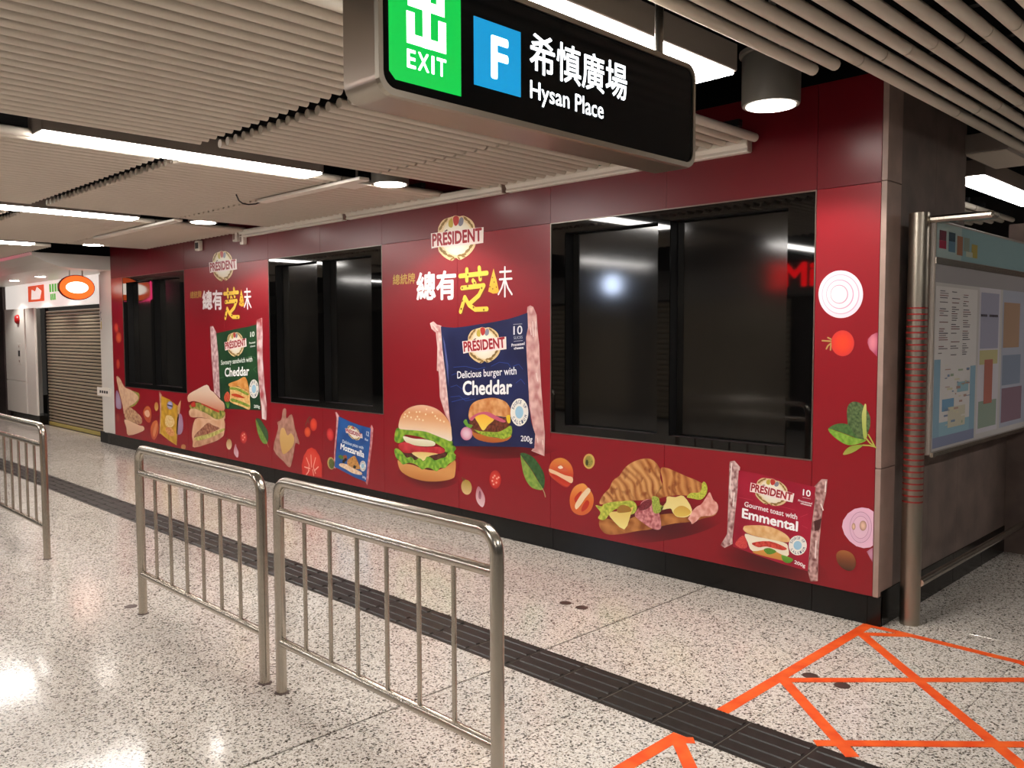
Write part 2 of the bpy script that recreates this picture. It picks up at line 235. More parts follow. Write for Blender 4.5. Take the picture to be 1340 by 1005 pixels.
{"n":"burger_picture","l":"large printed hamburger with sesame bun, lower left of the navy blue packet","g":"","p":[["s","printed_shade","",-1,"r:4a0810:8e101f",[[-3.4638,0.4541],[-3.5058,0.3984],[-3.6244,0.3427],[-3.8005,0.2973],[-4.0029,0.2714],[-4.1917,0.2715],[-4.3258,0.2987],[-4.3738,0.3481],[-4.3239,0.4088],[-4.1886,0.4673],[-3.9995,0.5113],[-3.7976,0.5325],[-3.6224,0.5281],[-3.5048,0.5001]]],["s","lower_bun","",0,"v:d08848:e0a060:c07838",[[-4.3301,0.4965],[-4.2627,0.4784],[-4.1035,0.4787],[-3.9745,0.4599],[-3.7986,0.4633],[-3.6519,0.5113],[-3.5325,0.579],[-3.5373,0.4533],[-3.5754,0.4175],[-3.6773,0.3879],[-3.8247,0.3621],[-3.976,0.3519],[-4.1578,0.3649],[-4.2909,0.4082]]],["c","patty","",1,"n:3c1c18:6a3830:40",[[-4.2879,0.5847],[-4.0756,0.5968],[-3.9472,0.593],[-3.772,0.6261],[-3.6265,0.6402],[-3.6392,0.5759],[-3.7978,0.5275],[-4.0381,0.5021],[-4.2219,0.5161]]],["c","lettuce","",1,"n:4a8a20:a0c040:45",[[-4.3415,0.7898],[-4.2441,0.7931],[-4.0597,0.7967],[-3.9192,0.7955],[-3.7948,0.7758],[-3.6732,0.7542],[-3.5662,0.7399],[-3.5523,0.7099],[-3.5174,0.6819],[-3.5494,0.6476],[-3.5204,0.6193],[-3.603,0.611],[-3.6625,0.6367],[-3.6742,0.6672],[-3.7957,0.7039],[-3.9707,0.7371],[-4.1651,0.7455],[-4.2317,0.7317],[-4.2392,0.6811],[-4.3138,0.6578],[-4.3681,0.6698],[-4.3743,0.7115]]],["s","egg_slice","",2,"v:f4f0d8:e0d8b0",[[-4.2425,0.7266],[-4.0999,0.7179],[-3.9201,0.7235],[-3.8017,0.7113],[-3.8108,0.6785],[-3.9336,0.6616],[-4.0747,0.6585],[-4.1993,0.6746]]],["c","tomato_slice","",3,"n:b02028:d8404a:14",[[-4.3071,0.65],[-4.206,0.674],[-4.0618,0.6556],[-3.9337,0.6551],[-3.7714,0.6741],[-3.6863,0.6661],[-3.6685,0.6361],[-3.7722,0.6102],[-3.947,0.6052],[-4.1019,0.5844],[-4.2342,0.5774],[-4.3011,0.6086]]],["c","cheese_slice","",4,"v:e8c878:f0e0a0",[[-4.1215,0.5858],[-3.9724,0.6084],[-3.7538,0.6136],[-3.8717,0.5827],[-3.9672,0.5243],[-4.0117,0.5458]]],["c","lettuce","",5,"n:4a9020:a8cc48:50",[[-4.3764,0.5889],[-4.3283,0.6061],[-4.2611,0.579],[-4.1949,0.5355],[-4.1286,0.5504],[-4.0767,0.5227],[-4.0117,0.5499],[-3.9481,0.5279],[-3.9095,0.5724],[-3.8469,0.5706],[-3.7975,0.5516],[-3.7237,0.5751],[-3.6509,0.5984],[-3.6146,0.6413],[-3.5555,0.6314],[-3.5205,0.6036],[-3.5561,0.5687],[-3.6157,0.5389],[-3.6641,0.4981],[-3.7246,0.4954],[-3.774,0.458],[-3.8481,0.4738],[-3.9108,0.475],[-3.9746,0.4517],[-4.0513,0.4843],[-4.1558,0.4938],[-4.2494,0.4672],[-4.3029,0.4993],[-4.3569,0.5275]]],["s","upper_bun","",6,"v:f0c0a0:e09860:f0c8a0:f4e4d4",[[-4.3046,0.7968],[-4.2968,0.8601],[-4.2553,0.9254],[-4.1746,0.9801],[-4.0825,1.0102],[-3.973,1.027],[-3.866,1.0227],[-3.7674,1.0046],[-3.6829,0.9664],[-3.6235,0.9232],[-3.5825,0.8714],[-3.5726,0.8019],[-3.5756,0.7406],[-3.6733,0.7526],[-3.7948,0.7742],[-3.9192,0.7931],[-4.0598,0.7934],[-4.2308,0.7883]]],["d","sesame_seeds","",7,"f:f8e0b8",[[[-4.1966,0.9292],[-4.2002,0.9225],[-4.2087,0.9193],[-4.2171,0.9214],[-4.2205,0.9276],[-4.2169,0.9343],[-4.2084,0.9375],[-4.2,0.9354]],[[-4.1369,0.9495],[-4.1405,0.9429],[-4.1489,0.9397],[-4.1572,0.9418],[-4.1606,0.948],[-4.157,0.9546],[-4.1486,0.9578],[-4.1403,0.9557]],[[-4.1637,0.9148],[-4.1673,0.9082],[-4.1758,0.9049],[-4.1842,0.907],[-4.1876,0.9132],[-4.184,0.9199],[-4.1755,0.9231],[-4.1671,0.921]],[[-4.2103,0.9034],[-4.2139,0.8968],[-4.2224,0.8935],[-4.2309,0.8956],[-4.2343,0.9018],[-4.2307,0.9085],[-4.2221,0.9118],[-4.2137,0.9097]],[[-4.0328,0.9601],[-4.0363,0.9536],[-4.0445,0.9504],[-4.0527,0.9525],[-4.056,0.9587],[-4.0525,0.9652],[-4.0443,0.9684],[-4.0361,0.9663]],[[-3.9879,0.9646],[-3.9913,0.9581],[-3.9995,0.9549],[-4.0076,0.957],[-4.0109,0.9631],[-4.0075,0.9697],[-3.9993,0.9728],[-3.9912,0.9707]],[[-4.0205,0.9202],[-4.024,0.9137],[-4.0322,0.9105],[-4.0404,0.9126],[-4.0437,0.9187],[-4.0402,0.9253],[-4.032,0.9284],[-4.0238,0.9264]],[[-4.0466,0.894],[-4.0501,0.8874],[-4.0584,0.8842],[-4.0666,0.8863],[-4.0699,0.8924],[-4.0664,0.899],[-4.0582,0.9022],[-4.05,0.9002]],[[-3.9952,0.8976],[-3.9987,0.891],[-4.0069,0.8878],[-4.015,0.8899],[-4.0183,0.896],[-4.0148,0.9026],[-4.0066,0.9057],[-3.9985,0.9037]],[[-3.9058,0.948],[-3.9092,0.9415],[-3.9172,0.9384],[-3.9252,0.9405],[-3.9285,0.9465],[-3.9251,0.953],[-3.917,0.9562],[-3.909,0.9541]],[[-3.8121,0.97],[-3.8154,0.9636],[-3.8233,0.9605],[-3.8312,0.9626],[-3.8344,0.9686],[-3.831,0.9751],[-3.8231,0.9781],[-3.8153,0.976]],[[-3.7756,0.9406],[-3.7789,0.9342],[-3.7867,0.9311],[-3.7945,0.9331],[-3.7977,0.9391],[-3.7944,0.9455],[-3.7865,0.9486],[-3.7787,0.9465]],[[-3.7513,0.9223],[-3.7546,0.9159],[-3.7624,0.9128],[-3.7702,0.9149],[-3.7733,0.9208],[-3.77,0.9272],[-3.7622,0.9303],[-3.7545,0.9283]],[[-3.7089,0.9094],[-3.7122,0.9031],[-3.7199,0.9],[-3.7276,0.902],[-3.7308,0.9079],[-3.7275,0.9143],[-3.7197,0.9174],[-3.712,0.9154]],[[-3.6608,0.901],[-3.664,0.8946],[-3.6717,0.8916],[-3.6793,0.8935],[-3.6825,0.8995],[-3.6792,0.9058],[-3.6715,0.9089],[-3.6639,0.9069]],[[-4.1114,0.906],[-4.1149,0.8994],[-4.1233,0.8961],[-4.1316,0.8982],[-4.135,0.9044],[-4.1314,0.911],[-4.123,0.9142],[-4.1147,0.9121]],[[-3.9444,0.893],[-3.9478,0.8865],[-3.9559,0.8833],[-3.964,0.8853],[-3.9672,0.8914],[-3.9638,0.8979],[-3.9557,0.9011],[-3.9476,0.8991]],[[-3.8927,0.9931],[-3.896,0.9866],[-3.9041,0.9835],[-3.912,0.9856],[-3.9153,0.9917],[-3.9119,0.9981],[-3.9038,1.0012],[-3.8959,0.9991]]]]]},
{"n":"yellow_tomato_picture","l":"small printed pale yellow tomato below the navy packet, beside the onion clove","g":"","p":[["s","fruit","",0,"v:a88a30:e0c088",[[-3.326,0.3815],[-3.3269,0.3535],[-3.3405,0.3282],[-3.364,0.3105],[-3.393,0.3039],[-3.4216,0.3099],[-3.4443,0.3273],[-3.4563,0.3527],[-3.4553,0.381],[-3.4414,0.4065],[-3.4176,0.4241],[-3.3885,0.4303],[-3.36,0.4241],[-3.3378,0.4066]]],["k","stalk","",1,"f:6a5828",[[[-3.4446,0.4429],[-3.4232,0.4164]],[[-3.4087,0.4394],[-3.4232,0.4164]]],{"w":0.0078}]]},
{"n":"onion_clove_picture","l":"small printed pink onion clove low on the red wall below the navy packet","g":"","p":[["s","clove","",0,"v:b06a78:d8a8b0:e8c8cc",[[-3.247,0.3919],[-3.2166,0.3796],[-3.1717,0.3238],[-3.1652,0.2774],[-3.186,0.2318],[-3.2135,0.2279],[-3.2549,0.2555],[-3.2755,0.3005],[-3.2681,0.3588]]],["s","core","",1,"v:783040:b07080",[[-3.2264,0.3593],[-3.2087,0.3284],[-3.2173,0.2892],[-3.2407,0.2956],[-3.2405,0.3337]]]]},
{"n":"cherry_tomato_picture","l":"printed cut cherry tomato below the centre of the navy packet","g":"","p":[["s","flesh","",0,"r:e04838:b81c20",[[-2.9739,0.4817],[-2.9808,0.4487],[-3.0,0.4205],[-3.0277,0.4027],[-3.0585,0.3987],[-3.0863,0.4097],[-3.1056,0.4334],[-3.1124,0.4651],[-3.1052,0.4985],[-3.0857,0.5268],[-3.0577,0.5444],[-3.0269,0.5479],[-2.9994,0.5366],[-2.9805,0.513]]],["d","seeds","",1,"f:f0a898",[[[-3.0559,0.4887],[-3.059,0.4824],[-3.0666,0.479],[-3.0742,0.4806],[-3.0773,0.4862],[-3.0741,0.4925],[-3.0665,0.4958],[-3.059,0.4943]],[[-3.0121,0.4846],[-3.0152,0.4783],[-3.0227,0.4749],[-3.0302,0.4765],[-3.0333,0.482],[-3.0302,0.4883],[-3.0226,0.4917],[-3.0152,0.4901]],[[-3.0654,0.4595],[-3.0686,0.4532],[-3.0762,0.4498],[-3.0837,0.4514],[-3.0868,0.457],[-3.0837,0.4633],[-3.0761,0.4667],[-3.0685,0.4651]],[[-3.0189,0.4512],[-3.022,0.4449],[-3.0295,0.4415],[-3.037,0.4431],[-3.0401,0.4486],[-3.037,0.4549],[-3.0294,0.4583],[-3.0219,0.4568]],[[-3.0385,0.5047],[-3.0416,0.4984],[-3.0492,0.4951],[-3.0567,0.4966],[-3.0598,0.5022],[-3.0567,0.5085],[-3.0491,0.5118],[-3.0416,0.5103]],[[-2.9922,0.4962],[-2.9954,0.4899],[-3.0028,0.4866],[-3.0103,0.4881],[-3.0134,0.4937],[-3.0102,0.5],[-3.0027,0.5033],[-2.9953,0.5017]],[[-3.0522,0.4331],[-3.0554,0.4268],[-3.0629,0.4234],[-3.0705,0.4249],[-3.0736,0.4305],[-3.0704,0.4368],[-3.0628,0.4402],[-3.0553,0.4387]]]]]},
{"n":"basil_leaf_picture","l":"printed green basil leaf right below the navy packet corner","g":"","p":[["c","leaf_half","",0,"n:2c5028:40683a:25",[[-2.7603,0.7086],[-2.7203,0.7215],[-2.6221,0.6999],[-2.5617,0.653],[-2.508,0.5884],[-2.4962,0.5282],[-2.5164,0.4623],[-2.5739,0.5277],[-2.6466,0.6083],[-2.7205,0.6721]]],["c","leaf_half","",1,"n:68903a:98b050:20",[[-2.7553,0.7001],[-2.7205,0.6676],[-2.6466,0.6038],[-2.5739,0.5233],[-2.5164,0.4597],[-2.5982,0.4519],[-2.6591,0.4728],[-2.7146,0.5379],[-2.7393,0.6161]]],["k","stem","",2,"f:b8a878",[[[-2.5188,0.4638],[-2.4998,0.4354],[-2.4903,0.4058]]],{"w":0.0089}]]},
{"n":"tomato_half_picture","l":"printed tomato half with rounded top, upper one of the two orange halves","g":"","p":[["s","skin","",0,"v:e09040:d85030:b83028",[[-2.4549,0.6032],[-2.4431,0.6569],[-2.4024,0.7003],[-2.3333,0.7221],[-2.2709,0.7096],[-2.226,0.6717],[-2.2092,0.6139],[-2.2258,0.5523],[-2.265,0.509],[-2.316,0.5112],[-2.3849,0.5417],[-2.4373,0.5703]]],["c","flesh_band","",1,"f:f0c8a0",[[-2.4525,0.6253],[-2.4081,0.6215],[-2.2934,0.5957],[-2.2169,0.5875],[-2.2258,0.5438],[-2.2933,0.5613],[-2.3734,0.5864],[-2.4431,0.6002]]],["s","core","",1,"f:d86040",[[-2.3792,0.6421],[-2.3504,0.6668],[-2.2934,0.6558],[-2.2618,0.6336],[-2.2934,0.6232],[-2.3504,0.6306]]],["s","seed","",2,"f:f4dcc8",[[-2.3619,0.6483],[-2.3333,0.6644],[-2.3104,0.6496],[-2.339,0.6379]]],["s","pulp","",1,"v:c02820:d84830",[[-2.4314,0.5884],[-2.3619,0.5791],[-2.2933,0.5527],[-2.2481,0.5325],[-2.2819,0.5129],[-2.3618,0.5444]]]]},
{"n":"tomato_half_picture","l":"printed tomato half with pointed tip, lower one of the two orange halves","g":"","p":[["s","skin","",0,"v:f0a050:e07030:d86838",[[-2.2457,0.4129],[-2.2256,0.484],[-2.1813,0.5323],[-2.1155,0.5556],[-2.072,0.5333],[-2.0236,0.4851],[-2.0159,0.4277],[-2.0445,0.3649],[-2.1039,0.3242],[-2.1697,0.3169],[-2.2254,0.3429]]],["c","flesh_band","",1,"f:f4d8b0",[[-2.0666,0.5298],[-2.045,0.5074],[-2.0934,0.4506],[-2.1369,0.3939],[-2.1809,0.3536],[-2.192,0.3861],[-2.148,0.4517],[-2.1044,0.4997]]],["s","pulp","",1,"f:c83420",[[-2.1977,0.4365],[-2.1536,0.4849],[-2.1262,0.4927],[-2.159,0.4417],[-2.1865,0.4039]]],["s","pulp","",1,"f:c83420",[[-2.1259,0.3785],[-2.0825,0.4352],[-2.0555,0.4221],[-2.0769,0.3771],[-2.1258,0.3446]]]]},
{"n":"olive_slice_picture","l":"tiny printed round olive slice just under the largest window","g":"","p":[["s","rind","",0,"f:d8b060",[[-2.0064,0.7303],[-2.0116,0.706],[-2.0263,0.6853],[-2.0476,0.6723],[-2.0715,0.6697],[-2.0932,0.678],[-2.1083,0.6956],[-2.1138,0.7191],[-2.1085,0.7437],[-2.0935,0.7645],[-2.0719,0.7772],[-2.048,0.7796],[-2.0266,0.7711],[-2.0117,0.7535]]],["s","flesh","",1,"n:6a6a28:c0b058:60",[[-2.0234,0.7269],[-2.0271,0.7084],[-2.0377,0.6928],[-2.0532,0.6831],[-2.0704,0.6812],[-2.086,0.6876],[-2.0968,0.701],[-2.1007,0.7188],[-2.0969,0.7374],[-2.0862,0.753],[-2.0707,0.7627],[-2.0534,0.7644],[-2.038,0.7579],[-2.0273,0.7445]]],["s","hole","",2,"f:40401c",[[-2.0651,0.7141],[-2.0663,0.7046],[-2.0699,0.6966],[-2.0751,0.6919],[-2.0808,0.6913],[-2.086,0.6949],[-2.0897,0.7021],[-2.091,0.7114],[-2.0897,0.721],[-2.0861,0.729],[-2.081,0.7337],[-2.0752,0.7343],[-2.07,0.7306],[-2.0664,0.7234]]]]},
{"n":"croissant_picture","l":"large printed filled croissant on the red wall below the largest window","g":"","p":[["s","printed_shade","",-1,"r:4a0810:8e101f",[[-0.9157,0.52],[-0.9555,0.454],[-1.0885,0.3716],[-1.2965,0.2862],[-1.5463,0.2138],[-1.7901,0.1705],[-1.973,0.1683],[-2.0483,0.2103],[-1.9955,0.2875],[-1.8292,0.381],[-1.5929,0.469],[-1.341,0.5338],[-1.1227,0.5649],[-0.9739,0.5593]]],["c","lower_half","",0,"n:8c4818:cc8848:35",[[-1.9639,0.2951],[-1.9215,0.3315],[-1.7554,0.3201],[-1.6486,0.3801],[-1.4343,0.4265],[-1.3109,0.4518],[-1.1909,0.4492],[-1.0982,0.5036],[-1.0155,0.5755],[-0.9888,0.5394],[-1.0068,0.4903],[-1.0747,0.46],[-1.1906,0.4151],[-1.3102,0.3862],[-1.4169,0.3505],[-1.5179,0.311],[-1.6215,0.2834],[-1.7821,0.2337],[-1.8928,0.2154],[-1.9494,0.2449]]],["c","upper_half","",1,"x:b87034:e0aa6c:843a14",[[-1.9549,0.4237],[-1.9504,0.4616],[-1.913,0.5113],[-1.8712,0.5499],[-1.8392,0.6091],[-1.7846,0.6485],[-1.7577,0.6844],[-1.7043,0.7373],[-1.6252,0.7779],[-1.539,0.7988],[-1.4794,0.7824],[-1.4455,0.7475],[-1.4328,0.721],[-1.4366,0.6786],[-1.4193,0.6178],[-1.4691,0.5623],[-1.4856,0.5248],[-1.5883,0.5037],[-1.7383,0.4759],[-1.8568,0.4485]]],["c","upper_half","",1,"y:b06430:d89c5c:843a12",[[-1.4329,0.7385],[-1.3875,0.7504],[-1.3138,0.7344],[-1.2334,0.7128],[-1.1546,0.695],[-1.1002,0.6713],[-1.092,0.6254],[-1.1768,0.5872],[-1.2719,0.5814],[-1.3856,0.5559],[-1.452,0.5329],[-1.4774,0.5471],[-1.4359,0.6087],[-1.4155,0.6532]]],["c","lettuce","",2,"n:8aa028:dcdc60:40",[[-1.9977,0.4101],[-1.9407,0.4107],[-1.922,0.4283],[-1.8568,0.4522],[-1.7564,0.4734],[-1.6582,0.4869],[-1.6271,0.4409],[-1.6752,0.3906],[-1.7832,0.4185],[-1.8564,0.3784],[-1.912,0.3166],[-1.9735,0.3199],[-1.9499,0.3646]]],["c","cheese_slice","",3,"v:e8c460:f8e490",[[-1.861,0.3777],[-1.8105,0.3925],[-1.7379,0.4031],[-1.658,0.4509],[-1.6753,0.4051],[-1.7353,0.2758],[-1.8609,0.3444]]],["s","cheese_fold","",4,"f:a87830",[[-1.7969,0.4165],[-1.7562,0.4479],[-1.6934,0.4423],[-1.6754,0.4159],[-1.7288,0.3972],[-1.7922,0.3878]]],["c","meat","",3,"n:a84850:e8a0a0:25",[[-1.64,0.4103],[-1.6054,0.4584],[-1.5882,0.4894],[-1.5453,0.5167],[-1.494,0.5166],[-1.4852,0.4684],[-1.468,0.4356],[-1.4428,0.4393],[-1.4235,0.3438],[-1.4585,0.3185],[-1.518,0.3252],[-1.5872,0.3536],[-1.6398,0.3815]]],["s","meat_fold","",4,"n:601820:903840:30",[[-1.614,0.4428],[-1.5795,0.4906],[-1.5196,0.5188],[-1.4982,0.5019],[-1.5276,0.4588],[-1.5878,0.4323]]],["c","lettuce","",4,"n:6a8a28:c8d060:40",[[-1.4858,0.546],[-1.4436,0.5376],[-1.4349,0.4967],[-1.4056,0.4833],[-1.4427,0.4358],[-1.4848,0.4331],[-1.4979,0.4737],[-1.5026,0.5296]]],["c","cheese_slice","",4,"v:f0d888:f8e8a0",[[-1.3774,0.557],[-1.312,0.5623],[-1.2479,0.5778],[-1.1821,0.4982],[-1.2146,0.4456],[-1.2945,0.4322],[-1.3313,0.4558],[-1.352,0.4805],[-1.4329,0.4583],[-1.3852,0.5176]]],["s","cheese_fold","",5,"v:d8a848:e8c860",[[-1.3273,0.4633],[-1.2872,0.5036],[-1.2392,0.5105],[-1.1913,0.4832],[-1.2226,0.4499],[-1.2945,0.4349]]],["c","lettuce","",3,"n:98a830:d8d858:40",[[-1.224,0.5741],[-1.1927,0.6055],[-1.1227,0.6214],[-1.108,0.6804],[-1.089,0.6915],[-1.0695,0.6618],[-1.0766,0.614],[-1.1183,0.5715],[-1.1923,0.5716]]],["c","ham","",3,"n:d88878:f4bcb0:18",[[-1.2028,0.4474],[-1.1835,0.4843],[-1.1448,0.5239],[-1.1141,0.5417],[-1.0763,0.594],[-1.0501,0.6295],[-1.0269,0.5873],[-0.9913,0.559],[-0.9936,0.5122],[-1.0369,0.4791],[-1.1131,0.4609],[-1.1437,0.4292],[-1.181,0.4016],[-1.1906,0.4151],[-1.2129,0.4322]]]]},
{"n":"red_packet","l":"printed crimson packet of toast cheese slices, low at the right end of the red wall","g":"","p":[["s","printed_shade","",-1,"r:4a0810:8e101f",[[-0.2591,0.219],[-0.3073,0.1664],[-0.4164,0.1281],[-0.5693,0.1117],[-0.7387,0.1218],[-0.8905,0.158],[-0.9903,0.2139],[-1.0139,0.2774],[-0.9552,0.3342],[-0.8293,0.3718],[-0.666,0.3831],[-0.5003,0.3673],[-0.3636,0.3292],[-0.2789,0.2765]]],["p","left_film","",0,"n:7a3c3c:ecccc8:60",[[-0.911,0.8433],[-0.8763,0.8514],[-0.8364,0.8157],[-0.8407,0.7753],[-0.853,0.6048],[-0.8708,0.4681],[-0.8842,0.3582],[-0.8807,0.3228],[-0.9385,0.2855],[-0.9692,0.2983],[-0.9216,0.379],[-0.9169,0.5511],[-0.9138,0.6863]]],["p","right_film","",0,"n:6a2c2c:dcb4ae:70",[[-0.3535,0.7522],[-0.3075,0.8034],[-0.2721,0.8051],[-0.2766,0.7331],[-0.2959,0.6398],[-0.3067,0.5388],[-0.3165,0.3875],[-0.3198,0.1988],[-0.3644,0.1855],[-0.383,0.2492],[-0.3724,0.3775],[-0.3659,0.496],[-0.3437,0.6912]]],["p","wrapper_face","",1,"n:98102e:b01838:8",[[-0.8459,0.7943],[-0.7202,0.7891],[-0.5254,0.7689],[-0.3423,0.7511],[-0.348,0.6906],[-0.3651,0.4962],[-0.3741,0.3772],[-0.383,0.245],[-0.553,0.259],[-0.7122,0.2798],[-0.8785,0.3051],[-0.8708,0.4681],[-0.8536,0.6493]]],["k","line_art","",2,"f:c83a50",[[[-0.8434,0.624],[-0.7462,0.6195]],[[-0.614,0.603],[-0.5407,0.6048],[-0.4687,0.5982]],[[-0.4326,0.5613],[-0.3893,0.5846]],[[-0.4229,0.5121],[-0.3877,0.5009]]],{"w":0.0027}],["k","film_highlight","",1,"f:f4e0dc",[[[-0.8958,0.8315],[-0.9039,0.6965],[-0.8928,0.6173]],[[-0.8734,0.6467],[-0.8821,0.565]],[[-0.2819,0.79],[-0.285,0.732]],[[-0.3089,0.6545],[-0.2956,0.6233]],[[-0.3346,0.4344],[-0.3369,0.3337]]],{"w":0.008}],["p","film_fold","",1,"f:4a2424",[[-0.3496,0.5488],[-0.3031,0.5726],[-0.3145,0.5044],[-0.3442,0.4912]]],["L","logo","",2,"",[[-0.7603,0.7275],[-0.4731,0.6966],[-0.7662,0.6696]]],["t","title","",2,"f:f4ecec",["Gourmet toast with",[-0.8035,0.5717],[-0.4535,0.542],[-0.802,0.6047]],{"b":0.02}],["t","flavour_lettering","",2,"f:ffffff",["Emmental",[-0.82,0.4974],[-0.4486,0.4691],[-0.817,0.5609]],{"b":0.032}],["t","count_lettering","",2,"f:ffffff",["10",[-0.4218,0.6924],[-0.373,0.6889],[-0.4199,0.7313]],{"b":0.02}],["t","small_lettering","",2,"f:f0e0e0",["Processed",[-0.4502,0.6532],[-0.3627,0.6453],[-0.4486,0.6652]],{"b":0.03}],["t","small_lettering","",2,"f:f0e0e0",["cheese",[-0.434,0.6386],[-0.3676,0.6329],[-0.4325,0.6506]],{"b":0.03}],["k","count_lines","",2,"f:e0c0c4",[[[-0.4216,0.6807],[-0.3736,0.6771]]],{"w":0.0025}],["c","bread","sandwich_picture",2,"v:e0a050:d08c40",[[-0.7412,0.2984],[-0.6281,0.3318],[-0.5084,0.3061],[-0.4971,0.2782],[-0.5717,0.2797],[-0.6932,0.285]]],["c","cheese_slice","sandwich_picture",3,"f:f6ead2",[[-0.796,0.3998],[-0.714,0.3957],[-0.537,0.3911],[-0.5075,0.3619],[-0.5129,0.3095],[-0.6281,0.3318],[-0.7413,0.301],[-0.7758,0.3499]]],["c","tomato_slice","sandwich_picture",4,"n:b82820:e05848:30",[[-0.7469,0.3504],[-0.6289,0.3822],[-0.5183,0.36],[-0.5453,0.3415],[-0.647,0.3459],[-0.7035,0.3316]]],["c","toast","sandwich_picture",5,"n:e0a868:f0c890:20",[[-0.8064,0.4381],[-0.7823,0.4552],[-0.6491,0.4737],[-0.5472,0.4538],[-0.4996,0.4232],[-0.5055,0.3983],[-0.5736,0.3934],[-0.7428,0.3997],[-0.8012,0.4185]]],["c","herb","sandwich_picture",5,"n:3a7020:78a840:50",[[-0.6655,0.3252],[-0.6283,0.3405],[-0.5817,0.3272],[-0.6183,0.3031],[-0.6463,0.3024]]],["s","leaf","sandwich_picture",5,"v:78b040:509028",[[-0.5493,0.3097],[-0.5129,0.3095],[-0.4741,0.2979],[-0.4987,0.2719],[-0.535,0.2753]]],["s","tomato","sandwich_picture",4,"n:c02830:e86058:40",[[-0.8638,0.3257],[-0.8056,0.3893],[-0.7783,0.3228],[-0.8191,0.3049]]],["B","calcium_badge","",3,"",[[-0.4472,0.3879],[-0.3902,0.3979],[-0.4482,0.4471]]],["t","weight_lettering","",2,"f:f8ecec",["200g",[-0.4682,0.2683],[-0.3989,0.2562],[-0.4651,0.2962]],{"b":0.03}]]},
{"n":"onion_ring_picture","l":"large white printed onion slice at the right end of the wall beside the largest window","g":"","p":[["s","slice","",0,"r:fdf6fa:f4e0ee",[[-0.0895,1.8653],[-0.1006,1.8083],[-0.1344,1.7629],[-0.1848,1.738],[-0.2422,1.7389],[-0.2953,1.766],[-0.3331,1.8144],[-0.3475,1.8743],[-0.3354,1.9331],[-0.2995,1.9788],[-0.2475,2.0022],[-0.1902,1.9992],[-0.1388,1.9708],[-0.1031,1.9231]]],["s","ring","",1,"f:e0b8d0",[[-0.1095,1.866],[-0.1189,1.818],[-0.1474,1.7798],[-0.1898,1.759],[-0.238,1.7599],[-0.2825,1.7828],[-0.3141,1.8234],[-0.3261,1.8735],[-0.316,1.9228],[-0.286,1.9612],[-0.2425,1.981],[-0.1943,1.9785],[-0.1511,1.9548],[-0.1209,1.9147]]],["s","ring","",2,"f:fbf0f6",[[-0.1162,1.8663],[-0.1252,1.8205],[-0.1524,1.7841],[-0.1928,1.7643],[-0.2388,1.7652],[-0.2811,1.787],[-0.3112,1.8257],[-0.3226,1.8734],[-0.313,1.9204],[-0.2845,1.9569],[-0.243,1.9758],[-0.1971,1.9735],[-0.1559,1.9509],[-0.1271,1.9127]]],["s","ring","",3,"f:dcaac8",[[-0.1406,1.8671],[-0.1476,1.8315],[-0.1688,1.8033],[-0.2002,1.788],[-0.2359,1.7888],[-0.2686,1.8058],[-0.2918,1.8358],[-0.3006,1.8726],[-0.2932,1.9089],[-0.2712,1.9372],[-0.2391,1.952],[-0.2036,1.9503],[-0.1715,1.9329],[-0.1491,1.9032]]],["s","ring","",4,"f:faeef4",[[-0.1474,1.8673],[-0.1539,1.834],[-0.1738,1.8076],[-0.2033,1.7933],[-0.2366,1.7941],[-0.2672,1.81],[-0.2889,1.838],[-0.2971,1.8725],[-0.2903,1.9065],[-0.2697,1.9329],[-0.2397,1.9467],[-0.2064,1.9452],[-0.1763,1.9289],[-0.1553,1.9011]]],["s","ring","",5,"f:d8a8c4",[[-0.1719,1.8682],[-0.1765,1.8451],[-0.1903,1.8269],[-0.2107,1.8171],[-0.2337,1.8177],[-0.2547,1.8287],[-0.2696,1.848],[-0.2753,1.8718],[-0.2706,1.8951],[-0.2564,1.9134],[-0.2358,1.9229],[-0.2128,1.922],[-0.192,1.9107],[-0.1775,1.8916]]],["s","ring","",6,"f:fdf8f6",[[-0.1788,1.8684],[-0.1829,1.8477],[-0.1953,1.8313],[-0.2137,1.8224],[-0.2344,1.823],[-0.2534,1.8329],[-0.2668,1.8503],[-0.2719,1.8716],[-0.2676,1.8926],[-0.2549,1.9091],[-0.2363,1.9177],[-0.2156,1.9168],[-0.1969,1.9068],[-0.1838,1.8895]]]]},
{"n":"cherry_tomato_picture","l":"printed whole cherry tomato with green stalk, below the large white onion slice","g":"","p":[["s","fruit","",0,"r:f04828:d83838",[[-0.1333,1.5929],[-0.1392,1.5613],[-0.157,1.5357],[-0.1834,1.5212],[-0.2132,1.5207],[-0.2406,1.5346],[-0.26,1.56],[-0.2674,1.5921],[-0.2613,1.6242],[-0.2429,1.6499],[-0.2161,1.664],[-0.1863,1.6639],[-0.1594,1.6497],[-0.1405,1.6244]]],["k","stalk","",1,"f:b89858",[[[-0.2677,1.6039],[-0.3195,1.6066]],[[-0.2674,1.5921],[-0.2853,1.5773],[-0.2941,1.5595]],[[-0.2679,1.6156],[-0.2863,1.6244]],[[-0.2673,1.5833],[-0.2697,1.5539]]],{"w":0.0083}]]},
{"n":"red_onion_picture","l":"printed pink onion cut off by the right edge of the wall, beside the stalked tomato","g":"","p":[["p","bulb","",0,"r:e08898:b04868",[[0.0005,1.6518],[-0.0151,1.6502],[-0.0374,1.6389],[-0.0568,1.6161],[-0.0592,1.5962],[-0.0471,1.5621],[-0.0239,1.5396],[-0.0022,1.5201]]]]},
